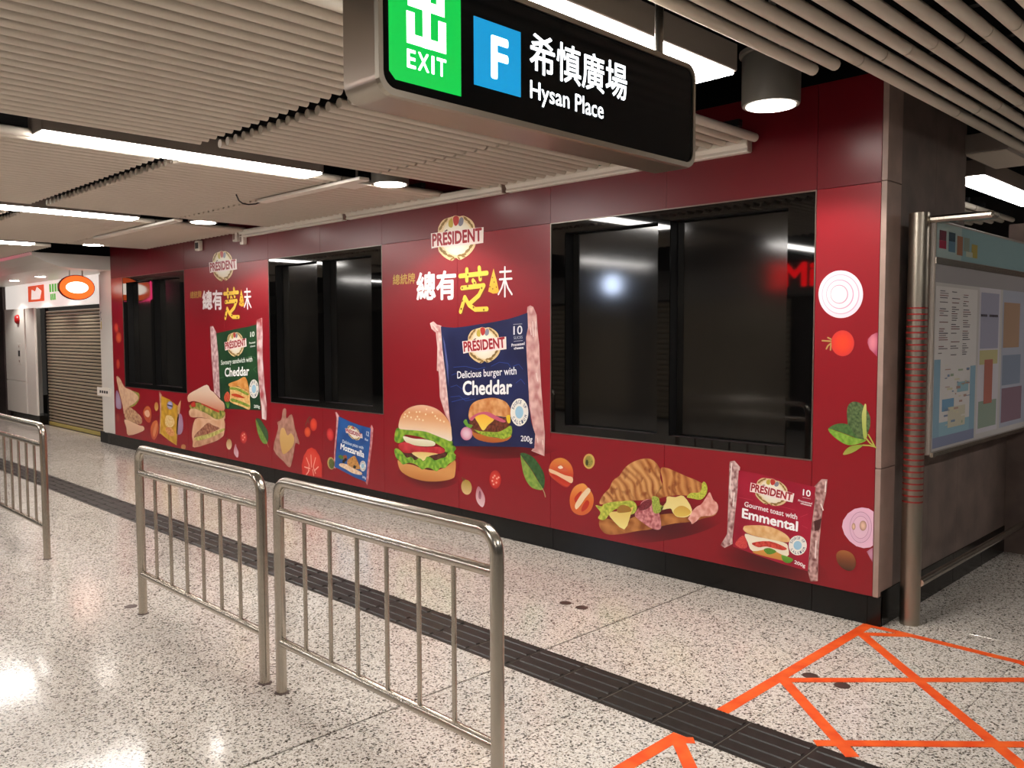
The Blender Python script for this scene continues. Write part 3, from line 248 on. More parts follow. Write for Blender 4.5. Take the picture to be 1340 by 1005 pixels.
{"n":"leaf_sprig_picture","l":"printed sprig of green leaves at the right edge of the red wall","g":"","p":[["c","leaf","",0,"n:30482c:6a8050:35",[[-0.1656,1.2216],[-0.1531,1.2504],[-0.1274,1.2647],[-0.0928,1.258],[-0.0624,1.232],[-0.0361,1.1869],[-0.0349,1.1318],[-0.0467,1.0925],[-0.0545,1.062],[-0.0757,1.0559],[-0.1143,1.0569],[-0.15,1.1015],[-0.1643,1.1567]]],["c","leaf","",1,"n:3c6030:547a40:30",[[-0.2721,1.103],[-0.2344,1.1278],[-0.1902,1.1367],[-0.1549,1.1293],[-0.1324,1.0942],[-0.0972,1.0627],[-0.0543,1.0535],[-0.1144,1.0612],[-0.1891,1.0832],[-0.2473,1.0983]]],["c","leaf","",1,"n:6a9830:90b848:25",[[-0.273,1.1007],[-0.2472,1.0961],[-0.1891,1.081],[-0.1144,1.059],[-0.0535,1.0527],[-0.0965,1.0283],[-0.1482,1.0159],[-0.1879,1.0245],[-0.2329,1.0512],[-0.2649,1.0793]]],["c","leaf","",2,"v:c8c878:a0b050",[[-0.0651,1.2553],[-0.0576,1.2451],[-0.0563,1.1856],[-0.055,1.1217],[-0.0498,1.0795],[-0.0545,1.062],[-0.0663,1.0588],[-0.0745,1.0988],[-0.0814,1.1839],[-0.0751,1.227]]],["c","leaf","",2,"v:88a038:a8a850",[[-0.1844,0.9594],[-0.1695,0.987],[-0.1437,1.0089],[-0.105,1.0211],[-0.0707,1.0242],[-0.0959,0.9982],[-0.1299,0.9756],[-0.1646,0.9605]]],["k","stem","",3,"f:b0b050",[[[-0.0523,1.06],[-0.0328,1.0383],[-0.0073,1.0214]],[[-0.0423,1.0843],[-0.0204,1.0479],[-0.0051,1.0195]],[[-0.0707,1.0229],[-0.0368,1.0243],[-0.0072,1.0202]],[[-0.0073,1.0214],[0.0004,1.0158]]],{"w":0.0076}]]},
{"n":"onion_ring_picture","l":"pink printed onion slice near the foot of the wall, at its right edge","g":"","p":[["p","slice","",0,"r:e8bcd4:f0c0d8",[[-0.0016,0.6556],[-0.0321,0.67],[-0.0696,0.6708],[-0.112,0.6562],[-0.1497,0.6242],[-0.1755,0.5817],[-0.182,0.542],[-0.1666,0.5009],[-0.1368,0.4673],[-0.098,0.4451],[-0.0552,0.4407],[-0.018,0.4521],[0.0026,0.4652]]],["s","ring","",1,"f:c088a8",[[-0.0122,0.5667],[-0.0175,0.5275],[-0.0339,0.4939],[-0.0585,0.4725],[-0.0864,0.4677],[-0.112,0.4806],[-0.1303,0.5088],[-0.1374,0.5467],[-0.1319,0.5866],[-0.115,0.6204],[-0.0901,0.6413],[-0.0622,0.6454],[-0.0369,0.632],[-0.0191,0.604]]],["s","ring","",2,"f:e8bcd4",[[-0.0145,0.5664],[-0.0195,0.5285],[-0.0354,0.4962],[-0.059,0.4756],[-0.0859,0.4709],[-0.1106,0.4834],[-0.1282,0.5106],[-0.1351,0.5471],[-0.1298,0.5855],[-0.1135,0.618],[-0.0895,0.6382],[-0.0626,0.6422],[-0.0383,0.6293],[-0.0211,0.6023]]],["s","ring","",3,"f:c890b0",[[-0.0287,0.5641],[-0.0326,0.5353],[-0.0447,0.5107],[-0.0627,0.4951],[-0.0831,0.4916],[-0.1018,0.5011],[-0.1152,0.5218],[-0.1204,0.5494],[-0.1164,0.5785],[-0.104,0.6032],[-0.0858,0.6186],[-0.0654,0.6217],[-0.0469,0.6119],[-0.0338,0.5914]]],["s","ring","",4,"f:ecc4d8",[[-0.031,0.5637],[-0.0347,0.5364],[-0.0462,0.513],[-0.0633,0.4982],[-0.0827,0.4949],[-0.1005,0.5039],[-0.1131,0.5235],[-0.118,0.5498],[-0.1143,0.5774],[-0.1025,0.6009],[-0.0852,0.6155],[-0.0659,0.6184],[-0.0483,0.6092],[-0.0358,0.5897]]],["s","core","",6,"r:f0c8b0:b08070",[[-0.0407,0.5716],[-0.0424,0.559],[-0.0476,0.5483],[-0.0554,0.5415],[-0.0641,0.5401],[-0.0722,0.5443],[-0.0779,0.5533],[-0.0801,0.5654],[-0.0784,0.5781],[-0.0731,0.5889],[-0.0653,0.5956],[-0.0565,0.5969],[-0.0485,0.5927],[-0.0429,0.5837]]],["s","core","",6,"r:f0c8a8:b08070",[[-0.1032,0.5569],[-0.1041,0.5481],[-0.1068,0.5406],[-0.1109,0.5361],[-0.1156,0.5353],[-0.1199,0.5385],[-0.123,0.545],[-0.1242,0.5536],[-0.1233,0.5625],[-0.1206,0.57],[-0.1164,0.5745],[-0.1118,0.5752],[-0.1075,0.572],[-0.1044,0.5655]]]]},
{"n":"onion_piece_picture","l":"sliver of printed onion at the wall edge under the pink onion slice","g":"","p":[["p","slice","",0,"r:c890a8:a86880",[[0.0006,0.453],[-0.0178,0.4427],[-0.0384,0.4247],[-0.0214,0.3969],[0.0015,0.3703]]]]},
{"n":"brown_olive_picture","l":"printed glossy brown olive at the right foot of the red wall","g":"","p":[["s","fruit","",0,"v:a86838:7a4428:4a2c1c",[[-0.2128,0.3663],[-0.2035,0.3925],[-0.1793,0.4066],[-0.1453,0.4078],[-0.116,0.3938],[-0.0986,0.3634],[-0.0994,0.3295],[-0.1142,0.305],[-0.1429,0.2945],[-0.1772,0.3048],[-0.2022,0.3292]]]]},
{"n":"brand_logo","l":"round cream brand logo with gold wreath above the green packet, left of the middle window","g":"","p":[["L","logo","",0,"",[[-8.003,2.518],[-7.3119,2.5192],[-7.9829,2.3936]]]]},
{"n":"slogan_lettering","l":"white and cheese-yellow slogan characters above the green packet, left of the middle window","g":"","p":[["t","small_lettering","",0,"f:c9a24a",["總統牌",[-8.5392,2.102],[-8.2253,2.1011],[-8.541,2.1924]],{"b":0.012}],["t","white_lettering","",0,"f:fbf3f3",["總有",[-8.2038,1.9524],[-7.6771,1.9436],[-8.2088,2.1929]],{"b":0.03}],["k","shadow_strokes","",0,"f:7a3a14",[[[-7.6197,2.1234],[-7.4549,2.1258],[-7.2851,2.1294]],[[-7.5327,2.1702],[-7.5307,2.0834]],[[-7.3801,2.1752],[-7.3653,2.0854]],[[-7.4537,2.0778],[-7.4303,2.0554]],[[-7.5914,2.0256],[-7.3202,2.033]],[[-7.3202,2.033],[-7.3811,1.9565],[-7.5005,1.8921]],[[-7.5534,1.95],[-7.6052,1.8367]],[[-7.5534,1.95],[-7.4977,1.8854],[-7.4228,1.8484],[-7.2782,1.8474]]],{"w":0.0451}],["k","cheese_strokes","",1,"f:f7cf4e",[[[-7.6316,2.1314],[-7.4665,2.1338],[-7.2965,2.1373]],[[-7.5445,2.1782],[-7.5425,2.0913]],[[-7.3916,2.1831],[-7.3768,2.0932]],[[-7.4654,2.0857],[-7.4419,2.0633]],[[-7.6033,2.0336],[-7.3316,2.0408]],[[-7.3316,2.0408],[-7.3927,1.9643],[-7.5122,1.8999]],[[-7.5652,1.9579],[-7.6172,1.8445]],[[-7.5652,1.9579],[-7.5095,1.8933],[-7.4344,1.8562],[-7.2896,1.855]]],{"w":0.0441}],["d","cheese_holes","",2,"f:7a6420",[[[-7.5121,2.1351],[-7.5179,2.127],[-7.5312,2.1241],[-7.5442,2.1279],[-7.5492,2.1364],[-7.5434,2.1445],[-7.5301,2.1474],[-7.5171,2.1435]],[[-7.3528,2.1085],[-7.3585,2.1005],[-7.3715,2.0976],[-7.3841,2.1014],[-7.3891,2.1097],[-7.3834,2.1177],[-7.3704,2.1207],[-7.3577,2.1168]],[[-7.4275,2.0662],[-7.4332,2.0582],[-7.4464,2.0552],[-7.4592,2.059],[-7.4642,2.0673],[-7.4584,2.0754],[-7.4453,2.0784],[-7.4325,2.0746]],[[-7.5138,2.0444],[-7.5196,2.0363],[-7.5329,2.0333],[-7.5459,2.0371],[-7.551,2.0455],[-7.5451,2.0536],[-7.5318,2.0566],[-7.5188,2.0528]],[[-7.5807,2.0329],[-7.5865,2.0247],[-7.5999,2.0217],[-7.6131,2.0255],[-7.6182,2.0339],[-7.6123,2.0421],[-7.5988,2.0452],[-7.5857,2.0413]],[[-7.3381,2.0213],[-7.3438,2.0133],[-7.3568,2.0103],[-7.3694,2.014],[-7.3744,2.0223],[-7.3687,2.0303],[-7.3557,2.0334],[-7.3431,2.0296]],[[-7.3089,1.8488],[-7.3146,1.8407],[-7.3275,1.8375],[-7.3401,1.8411],[-7.345,1.8494],[-7.3394,1.8575],[-7.3264,1.8606],[-7.3138,1.857]],[[-7.5783,1.9316],[-7.5842,1.9234],[-7.5976,1.9203],[-7.6107,1.924],[-7.6158,1.9324],[-7.6099,1.9406],[-7.5965,1.9438],[-7.5834,1.9401]],[[-7.4356,1.8729],[-7.4413,1.8647],[-7.4545,1.8615],[-7.4673,1.8652],[-7.4724,1.8735],[-7.4666,1.8817],[-7.4534,1.8848],[-7.4406,1.8812]],[[-7.5898,1.8662],[-7.5956,1.858],[-7.6091,1.8547],[-7.6222,1.8584],[-7.6274,1.8668],[-7.6214,1.8751],[-7.608,1.8783],[-7.5949,1.8746]]]],["p","cheese_wedge","",1,"v:f8c84a:f0b030",[[-7.2168,2.1672],[-7.1803,2.0789],[-7.1474,1.9855],[-7.1691,1.9729],[-7.2181,1.9719],[-7.2768,1.9907],[-7.2516,2.0746]]],["d","wedge_holes","",2,"f:8a6a20",[[[-7.2136,2.0969],[-7.2179,2.091],[-7.2278,2.0888],[-7.2375,2.0916],[-7.2413,2.0978],[-7.2369,2.1038],[-7.227,2.1059],[-7.2174,2.1031]],[[-7.193,2.0599],[-7.1973,2.0539],[-7.2072,2.0517],[-7.2168,2.0545],[-7.2206,2.0607],[-7.2163,2.0666],[-7.2064,2.0688],[-7.1968,2.066]],[[-7.2427,2.0263],[-7.247,2.0203],[-7.2569,2.0181],[-7.2667,2.0209],[-7.2705,2.0271],[-7.2661,2.033],[-7.2562,2.0353],[-7.2465,2.0325]],[[-7.1651,2.0201],[-7.1694,2.0142],[-7.1792,2.012],[-7.1888,2.0147],[-7.1926,2.0209],[-7.1883,2.0268],[-7.1784,2.0291],[-7.1688,2.0263]],[[-7.2089,2.0086],[-7.2133,2.0027],[-7.2231,2.0004],[-7.2328,2.0032],[-7.2366,2.0094],[-7.2323,2.0154],[-7.2224,2.0176],[-7.2127,2.0148]]]],["k","white_strokes","",1,"f:fbf3f3",[[[-7.1402,2.1357],[-7.01,2.1346]],[[-7.1412,2.0784],[-7.0014,2.0774]],[[-7.0829,2.1704],[-7.0771,1.9426]],[[-7.09,2.0678],[-7.1152,2.0119],[-7.1542,1.9643]],[[-7.0731,2.0669],[-7.0427,2.0084],[-6.9959,1.9573]]],{"w":0.02}]]},
{"n":"green_packet","l":"printed dark green packet of sandwich cheese slices left of the middle window","g":"","p":[["p","left_film","",0,"n:a86a70:ecd0d0:40",[[-8.0158,1.7486],[-7.9371,1.7543],[-7.8578,1.6772],[-7.8123,1.4862],[-7.7955,1.2697],[-7.7943,1.0143],[-7.7923,0.8864],[-7.9493,0.9559],[-7.9682,1.1362],[-7.9921,1.3294],[-8.0048,1.5229]]],["p","right_film","",0,"n:b04a4e:f4dcdc:30",[[-6.8756,1.8167],[-6.7561,1.8362],[-6.7494,1.6502],[-6.7611,1.414],[-6.7279,1.0599],[-6.6884,0.8723],[-6.7067,0.6992],[-6.8007,0.7106],[-6.8074,0.8417],[-6.8585,1.0543],[-6.8824,1.3524],[-6.8968,1.5908]]],["p","wrapper_face","",1,"n:1c4028:28502f:12",[[-7.8583,1.667],[-7.4024,1.7128],[-7.0979,1.7377],[-6.8825,1.7633],[-6.8824,1.5313],[-6.8738,1.269],[-6.8374,0.9835],[-6.8207,0.805],[-7.1884,0.7885],[-7.7928,0.7645],[-7.7981,0.9373],[-7.8167,1.3969]]],["k","line_art","",2,"f:5a8860",[[[-6.8969,1.2923],[-6.9707,1.2604],[-6.9044,1.2262]],[[-7.8024,1.1291],[-7.6929,1.1456]],[[-7.1628,1.3831],[-7.0133,1.4099],[-6.9171,1.3876]]],{"w":0.0048}],["L","logo","",2,"",[[-7.6543,1.5608],[-7.1231,1.6107],[-7.6348,1.4628]]],["t","title","",2,"f:e8f0e8",["Savoury sandwich with",[-7.7546,1.2708],[-6.9923,1.3284],[-7.7509,1.3471]],{"b":0.02}],["t","flavour_lettering","",2,"f:ffffff",["Cheddar",[-7.6658,1.149],[-7.0719,1.1848],[-7.6607,1.258]],{"b":0.028}],["t","count_lettering","",2,"f:e8f0e8",["10",[-7.029,1.6205],[-6.9313,1.629],[-7.0265,1.6806]],{"b":0.03}],["t","small_lettering","",2,"f:e8f0e8",["Processed",[-7.0568,1.5421],[-6.9175,1.5549],[-7.0558,1.5662]],{"b":0.03}],["t","small_lettering","",2,"f:e8f0e8",["cheese",[-7.0338,1.5061],[-6.919,1.5167],[-7.0329,1.5278]],{"b":0.03}],["c","bread","sandwich_picture",2,"n:d88838:ecb068:15",[[-7.5626,1.0745],[-7.3518,1.12],[-7.1598,1.1636],[-7.0794,1.0084],[-7.1786,1.0161],[-7.3549,1.0517],[-7.5379,1.0378]]],["c","bread","sandwich_picture",2,"n:e0a050:f4d090:30",[[-7.5326,1.038],[-7.3552,1.0455],[-7.0796,1.0023],[-7.0706,0.9236],[-7.0613,0.8511],[-7.0884,0.7946],[-7.2377,0.8164],[-7.5461,0.8613],[-7.5367,0.9499]]],["c","tomato_slice","sandwich_picture",3,"f:d04828",[[-7.5159,0.9446],[-7.3846,0.9634],[-7.1826,0.924],[-7.3607,0.9211]]],["c","lettuce","sandwich_picture",3,"n:6a8a30:a8b850:40",[[-7.5179,0.9005],[-7.3877,0.8948],[-7.0861,0.8497],[-7.112,0.8238],[-7.3635,0.8588],[-7.5193,0.869]]],["c","lettuce","sandwich_picture",3,"n:6a8a30:a8b850:40",[[-7.5382,1.0315],[-7.3557,1.033],[-7.1052,0.9828],[-7.1312,0.9572],[-7.3571,1.002],[-7.5341,1.0066]]],["s","tomato","sandwich_picture",3,"n:b83828:e06848:30",[[-7.6903,0.9171],[-7.607,0.9781],[-7.5426,0.937],[-7.5727,0.8598],[-7.6664,0.8548]]],["s","leaf","sandwich_picture",3,"v:3a7028:78a048",[[-7.6664,0.8548],[-7.5727,0.8598],[-7.5611,0.8226],[-7.6029,0.7823],[-7.6413,0.8181]]],["B","calcium_badge","",3,"",[[-6.9678,1.0376],[-6.859,1.0423],[-6.9634,1.1438]]],["t","weight_lettering","",2,"f:e8f0e8",["200g",[-6.977,0.8135],[-6.8442,0.8155],[-6.9752,0.8584]],{"b":0.028}]]},
{"n":"sandwich_picture","l":"printed stack of two filled sandwich halves in front of the green packet","g":"","p":[["c","lower_sandwich","",0,"n:d8a078:ecc0a0:15",[[-8.5852,0.408],[-8.4845,0.5893],[-8.2297,0.6182],[-7.985,0.6126],[-7.7052,0.6321],[-7.7125,0.4781],[-7.7807,0.4175],[-7.9986,0.3431],[-8.5302,0.2267],[-8.5655,0.2933]]],["c","filling","",1,"n:7a3028:c08868:50",[[-8.5085,0.3852],[-8.3117,0.4871],[-8.1333,0.5684],[-7.9884,0.5454],[-7.8226,0.5245],[-8.0659,0.4497],[-8.4719,0.3477]]],["c","lettuce","",2,"n:a09838:d8d080:40",[[-8.4972,0.3572],[-8.1156,0.4344],[-7.7285,0.5317],[-7.7301,0.4987],[-8.0688,0.3932],[-8.4477,0.3209]]],["c","crust","",1,"n:b88060:d8a888:20",[[-8.4477,0.3209],[-8.0688,0.3932],[-7.7781,0.4728],[-7.7807,0.4175],[-7.9986,0.3431],[-8.5039,0.2349]]],["c","upper_sandwich","",3,"n:d09c78:e8bc98:20",[[-8.6073,0.7146],[-8.1958,0.7902],[-7.7185,0.7407],[-7.7121,0.6316],[-7.985,0.6126],[-8.3044,0.6246],[-8.6132,0.6096]]],["c","filling","",4,"n:5a7028:c8b860:40",[[-8.6175,0.7663],[-8.2947,0.8073],[-7.718,0.7516],[-7.7222,0.6638],[-7.9123,0.6288],[-8.1521,0.6799],[-8.4772,0.7224],[-8.5942,0.7154]]],["s","tomato_slice","",5,"f:c83c30",[[-8.5906,0.7794],[-8.485,0.8141],[-8.4627,0.752],[-8.5668,0.7402]]],["c","tomato_slice","",5,"f:c83c30",[[-8.3205,0.7945],[-8.146,0.7986],[-7.8357,0.7389],[-7.8605,0.7153],[-8.1477,0.7647]]],["c","top_bread","",6,"v:f0dcc8:eac4a8:d08468",[[-8.6633,0.8859],[-8.4126,0.9668],[-8.1287,1.0377],[-8.0391,0.9777],[-7.9441,0.9487],[-7.8053,0.8783],[-7.691,0.8319],[-7.6997,0.7473],[-7.93,0.752],[-8.1958,0.7902],[-8.4976,0.8192],[-8.6605,0.7964]]]]},
{"n":"yellow_tomato_picture","l":"small printed yellow tomato below the sandwich stack, beside the green packet foot","g":"","p":[["s","fruit","",0,"v:b08850:e8c8a0",[[-7.5256,0.3576],[-7.5336,0.3296],[-7.5536,0.3058],[-7.5817,0.291],[-7.6124,0.2881],[-7.6395,0.2978],[-7.6577,0.3182],[-7.6633,0.3453],[-7.6551,0.3735],[-7.6348,0.3974],[-7.6066,0.412],[-7.576,0.4146],[-7.5491,0.4048],[-7.5311,0.3844]]],["k","stalk","",1,"f:6a5828",[[[-7.653,0.4173],[-7.6191,0.4038]]],{"w":0.0088}]]},
{"n":"onion_clove_picture","l":"small printed pink onion clove at the wall foot between sandwich stack and leaf","g":"","p":[["s","clove","",0,"v:b06878:e0b8c0",[[-7.4351,0.3712],[-7.4079,0.3306],[-7.368,0.2806],[-7.3795,0.2204],[-7.4242,0.2159],[-7.4783,0.2591],[-7.4763,0.3026]]]]},
{"n":"cherry_tomato_picture","l":"printed cut cherry tomato between the sandwich stack and the dark green leaf","g":"","p":[["s","flesh","",0,"r:d84038:a82028",[[-7.1505,0.4705],[-7.16,0.4386],[-7.1838,0.4115],[-7.2175,0.3946],[-7.2543,0.3913],[-7.2871,0.4024],[-7.3092,0.4257],[-7.3161,0.4566],[-7.3064,0.4889],[-7.2821,0.516],[-7.2482,0.5327],[-7.2114,0.5356],[-7.179,0.5243],[-7.1573,0.5011]]],["d","seeds","",1,"f:f0a090",[[[-7.2428,0.484],[-7.2476,0.4761],[-7.2585,0.4721],[-7.2692,0.4743],[-7.2734,0.4815],[-7.2686,0.4894],[-7.2576,0.4934],[-7.2469,0.4912]],[[-7.1959,0.4667],[-7.2006,0.4588],[-7.2115,0.4548],[-7.2221,0.457],[-7.2263,0.4641],[-7.2215,0.472],[-7.2106,0.4761],[-7.2,0.4738]],[[-7.234,0.437],[-7.2388,0.429],[-7.2497,0.425],[-7.2604,0.4272],[-7.2645,0.4343],[-7.2597,0.4423],[-7.2488,0.4463],[-7.2381,0.4441]],[[-7.2029,0.5032],[-7.2077,0.4953],[-7.2186,0.4913],[-7.2292,0.4935],[-7.2334,0.5007],[-7.2286,0.5086],[-7.2177,0.5126],[-7.2071,0.5103]]]]]},
{"n":"basil_leaf_picture","l":"printed dark green basil leaf under the right film of the green packet","g":"","p":[["c","leaf_half","",0,"n:2c4a28:40603a:25",[[-6.9403,0.7009],[-6.8473,0.7021],[-6.7481,0.6374],[-6.6706,0.5618],[-6.691,0.448],[-6.7724,0.5331],[-6.8708,0.6283]]],["c","leaf_half","",1,"n:58802f:80a048:20",[[-6.9405,0.6957],[-6.8708,0.6283],[-6.7724,0.5331],[-6.6911,0.4459],[-6.7965,0.4386],[-6.8953,0.5334],[-6.9331,0.6237]]],["k","stem","",2,"f:c89878",[[[-6.7049,0.4519],[-6.6667,0.4043]]],{"w":0.0082}]]},
{"n":"bread_board_picture","l":"printed brown bread piece with heart-shaped cheese below the middle window","g":"","p":[["c","bread","",0,"n:9c6a58:c09080:30",[[-6.3499,0.8324],[-6.3073,0.8567],[-6.2741,0.837],[-6.2771,0.7482],[-6.1635,0.7999],[-6.104,0.653],[-6.0181,0.495],[-6.1,0.4974],[-6.1507,0.3556],[-6.2202,0.2253],[-6.3505,0.2759],[-6.5594,0.3908],[-6.4532,0.6262],[-6.4701,0.693],[-6.3821,0.7311]]],["c","cheese_heart","",1,"v:d8b070:c89c58",[[-6.406,0.5999],[-6.3759,0.6371],[-6.3188,0.6365],[-6.2609,0.567],[-6.1889,0.5975],[-6.1256,0.5537],[-6.1467,0.4736],[-6.2518,0.395],[-6.3573,0.355],[-6.4024,0.4305],[-6.422,0.5287]]]]},
{"n":"vine_tomatoes_picture","l":"printed pair of cherry tomatoes on one stalk below the middle window","g":"","p":[["s","fruit","",0,"r:e85038:c02c28",[[-5.6749,0.7255],[-5.6822,0.6963],[-5.701,0.6719],[-5.7277,0.6571],[-5.757,0.6548],[-5.7832,0.6655],[-5.8009,0.6873],[-5.8066,0.7158],[-5.7991,0.7452],[-5.78,0.7696],[-5.7531,0.7843],[-5.7238,0.7863],[-5.6979,0.7753],[-5.6805,0.7536]]],["s","fruit","",0,"r:e86038:c03828",[[-5.7984,0.6403],[-5.805,0.6167],[-5.8222,0.5967],[-5.8465,0.5844],[-5.8733,0.5821],[-5.8971,0.5905],[-5.9134,0.6078],[-5.9186,0.6307],[-5.9119,0.6546],[-5.8945,0.6746],[-5.87,0.6868],[-5.8433,0.6888],[-5.8196,0.6803],[-5.8036,0.663]]],["k","stalk","",1,"f:6a5038",[[[-5.77,0.7734],[-5.8128,0.799],[-5.8489,0.768],[-5.8949,0.7073],[-5.8781,0.6799]],[[-5.8489,0.768],[-5.8236,0.7316]]],{"w":0.0095}]]},
{"n":"cherry_tomato_picture","l":"single printed cherry tomato beside the left corner of the small blue packet","g":"","p":[["s","fruit","",0,"r:e84848:b82028",[[-5.3735,0.6542],[-5.3734,0.6261],[-5.3856,0.6016],[-5.4076,0.5854],[-5.4352,0.5808],[-5.463,0.5888],[-5.4855,0.6079],[-5.4979,0.6343],[-5.498,0.6627],[-5.4856,0.6874],[-5.4633,0.7035],[-5.4355,0.7078],[-5.4079,0.6995],[-5.3857,0.6804]]]]},
{"n":"tomato_slice_picture","l":"large printed round tomato slice cut off at the wall foot below the middle window","g":"","p":[["p","slice","",0,"r:e84838:d03028",[[-5.9741,0.1795],[-5.9836,0.2754],[-5.9409,0.3766],[-5.8675,0.451],[-5.7876,0.4795],[-5.71,0.4659],[-5.6346,0.4071],[-5.5947,0.3172],[-5.6018,0.1894]]],["k","seed_cells","",1,"f:f8b0a0",[[[-5.8879,0.3626],[-5.8372,0.2911],[-5.8572,0.2122]],[[-5.7987,0.4003],[-5.7937,0.2767]],[[-5.7125,0.3804],[-5.7588,0.2805],[-5.7173,0.2185]],[[-5.6636,0.2909],[-5.7338,0.2452]],[[-5.9267,0.2622],[-5.8207,0.2546]],[[-5.7684,0.2509],[-5.7528,0.1907]],[[-5.8389,0.2334],[-5.8935,0.184]]],{"w":0.0125}]]},
{"n":"olive_slice_picture","l":"small printed green olive piece tucked behind the small blue packet","g":"","p":[["s","rind","",0,"f:b8a060",[[-5.3613,0.3645],[-5.3635,0.3369],[-5.3781,0.3125],[-5.4024,0.2962],[-5.4316,0.2912],[-5.4601,0.2987],[-5.482,0.3171],[-5.4929,0.3428],[-5.4907,0.3708],[-5.4758,0.3953],[-5.4512,0.4115],[-5.4219,0.4162],[-5.3937,0.4085],[-5.3721,0.3901]]],["s","flesh","",1,"n:384820:788048:40",[[-5.3696,0.3581],[-5.371,0.3361],[-5.3818,0.3169],[-5.3999,0.3042],[-5.4219,0.3005],[-5.4432,0.3066],[-5.4597,0.3213],[-5.4681,0.3418],[-5.4667,0.3639],[-5.4557,0.3832],[-5.4374,0.3959],[-5.4155,0.3994],[-5.3942,0.3932],[-5.3778,0.3784]]]]},
{"n":"small_blue_packet","l":"small printed bright blue packet of mozzarella slices below the middle window","g":"","p":[["p","left_film","",0,"n:c07078:e8b8b8:40",[[-5.3394,0.8763],[-5.315,0.8796],[-5.2679,0.8399],[-5.2952,0.7151],[-5.3223,0.6032],[-5.35,0.4723],[-5.3462,0.307],[-5.3787,0.3127],[-5.3658,0.4891],[-5.3275,0.7126],[-5.3165,0.823]]],["p","right_film","",0,"n:b85860:e0a0a0:40",[[-4.7563,0.7652],[-4.7264,0.7952],[-4.698,0.7609],[-4.7231,0.6025],[-4.7631,0.4415],[-4.789,0.2631],[-4.8124,0.2074],[-4.8342,0.2312],[-4.7993,0.4728]]],["p","wrapper_face","",1,"n:1c4a90:2860a8:12",[[-5.2808,0.8345],[-5.2361,0.833],[-5.0798,0.7988],[-4.9122,0.7754],[-4.7417,0.7619],[-4.7598,0.5992],[-4.8005,0.42],[-4.8267,0.2365],[-5.0154,0.2584],[-5.3621,0.3237],[-5.3237,0.5481]]],["L","logo","",2,"",[[-5.1643,0.7323],[-4.8794,0.6968],[-5.1528,0.6854]]],["t","title","",2,"f:d8e4f4",["Delicious pizza with",[-5.2237,0.5708],[-4.8694,0.5364],[-5.2131,0.6126]],{"b":0.02}],["t","flavour_lettering","",2,"f:ffffff",["Mozzarella",[-5.257,0.5132],[-4.856,0.4653],[-5.2459,0.5752]],{"b":0.032}],["t","count_lettering","",2,"f:d8e4f4",["12",[-4.817,0.6861],[-4.7728,0.6784],[-4.8086,0.7306]],{"b":0.03}],["t","small_lettering","",2,"f:d8e4f4",["Slices",[-4.8433,0.64],[-4.7886,0.6316],[-4.8368,0.6625]],{"b":0.03}],["c","crust","pizza_picture",2,"n:e0b890:f4dcc0:30",[[-5.2805,0.3463],[-5.2478,0.3727],[-5.1057,0.3697],[-5.0134,0.3438],[-4.8998,0.3209],[-4.9079,0.2951],[-5.0454,0.2953],[-5.1697,0.322]]],["c","topping","pizza_picture",3,"n:a06030:e0a858:40",[[-5.136,0.4116],[-5.0414,0.4618],[-4.9953,0.4619],[-4.9361,0.3879],[-4.9217,0.3539],[-5.0134,0.3438],[-5.1214,0.368]]],["d","olives","pizza_picture",4,"f:201c18",[[[-4.9884,0.3644],[-4.9959,0.351],[-5.0134,0.3438],[-5.0307,0.3471],[-5.0377,0.359],[-5.0301,0.3725],[-5.0126,0.3797],[-4.9953,0.3763]],[[-5.1421,0.4201],[-5.1498,0.4065],[-5.1678,0.3993],[-5.1855,0.4028],[-5.1927,0.4149],[-5.1849,0.4285],[-5.1669,0.4356],[-5.1491,0.4321]],[[-5.1741,0.3986],[-5.1818,0.385],[-5.1999,0.3778],[-5.2178,0.3812],[-5.225,0.3933],[-5.2172,0.407],[-5.199,0.4142],[-5.1812,0.4107]]]],["c","basil","pizza_picture",4,"n:386828:689848:30",[[-5.2944,0.4319],[-5.2537,0.456],[-5.1984,0.437],[-5.2309,0.4109]]],["c","tomato","pizza_picture",3,"f:a85838",[[-5.214,0.449],[-5.1505,0.4599],[-5.1436,0.4199],[-5.1836,0.3976]]],["B","calcium_badge","",3,"",[[-4.8758,0.3855],[-4.8248,0.391],[-4.8746,0.4369]]],["t","weight_lettering","",2,"f:d8e4f4",["200g",[-4.8935,0.2639],[-4.8307,0.2563],[-4.8869,0.2913]],{"b":0.03}]]},
{"n":"cherry_tomato_picture","l":"printed cluster of two red cherry tomatoes at the far left edge of the red wall","g":"","p":[["s","fruit","",0,"r:d84838:a02c28",[[-10.9134,1.755],[-10.9246,1.7224],[-10.9511,1.6962],[-10.9876,1.6817],[-11.027,1.6818],[-11.0615,1.6966],[-11.0842,1.7232],[-11.0904,1.7563],[-11.079,1.7892],[-11.0522,1.8154],[-11.0154,1.8296],[-10.976,1.8292],[-10.9419,1.8142],[-10.9195,1.7878]]],["s","fruit","",1,"r:d85838:a83028",[[-10.8045,1.6127],[-10.8186,1.5765],[-10.8525,1.5473],[-10.8997,1.5309],[-10.951,1.5306],[-10.9962,1.5466],[-11.0262,1.5758],[-11.0349,1.6124],[-11.0205,1.649],[-10.9859,1.6783],[-10.9383,1.6944],[-10.8871,1.6942],[-10.8424,1.6779],[-10.813,1.6488]]],["k","stalk","",2,"f:6a4830",[[[-10.9298,1.7551],[-10.8658,1.7338],[-10.88,1.6921]]],{"w":0.0125}]]},
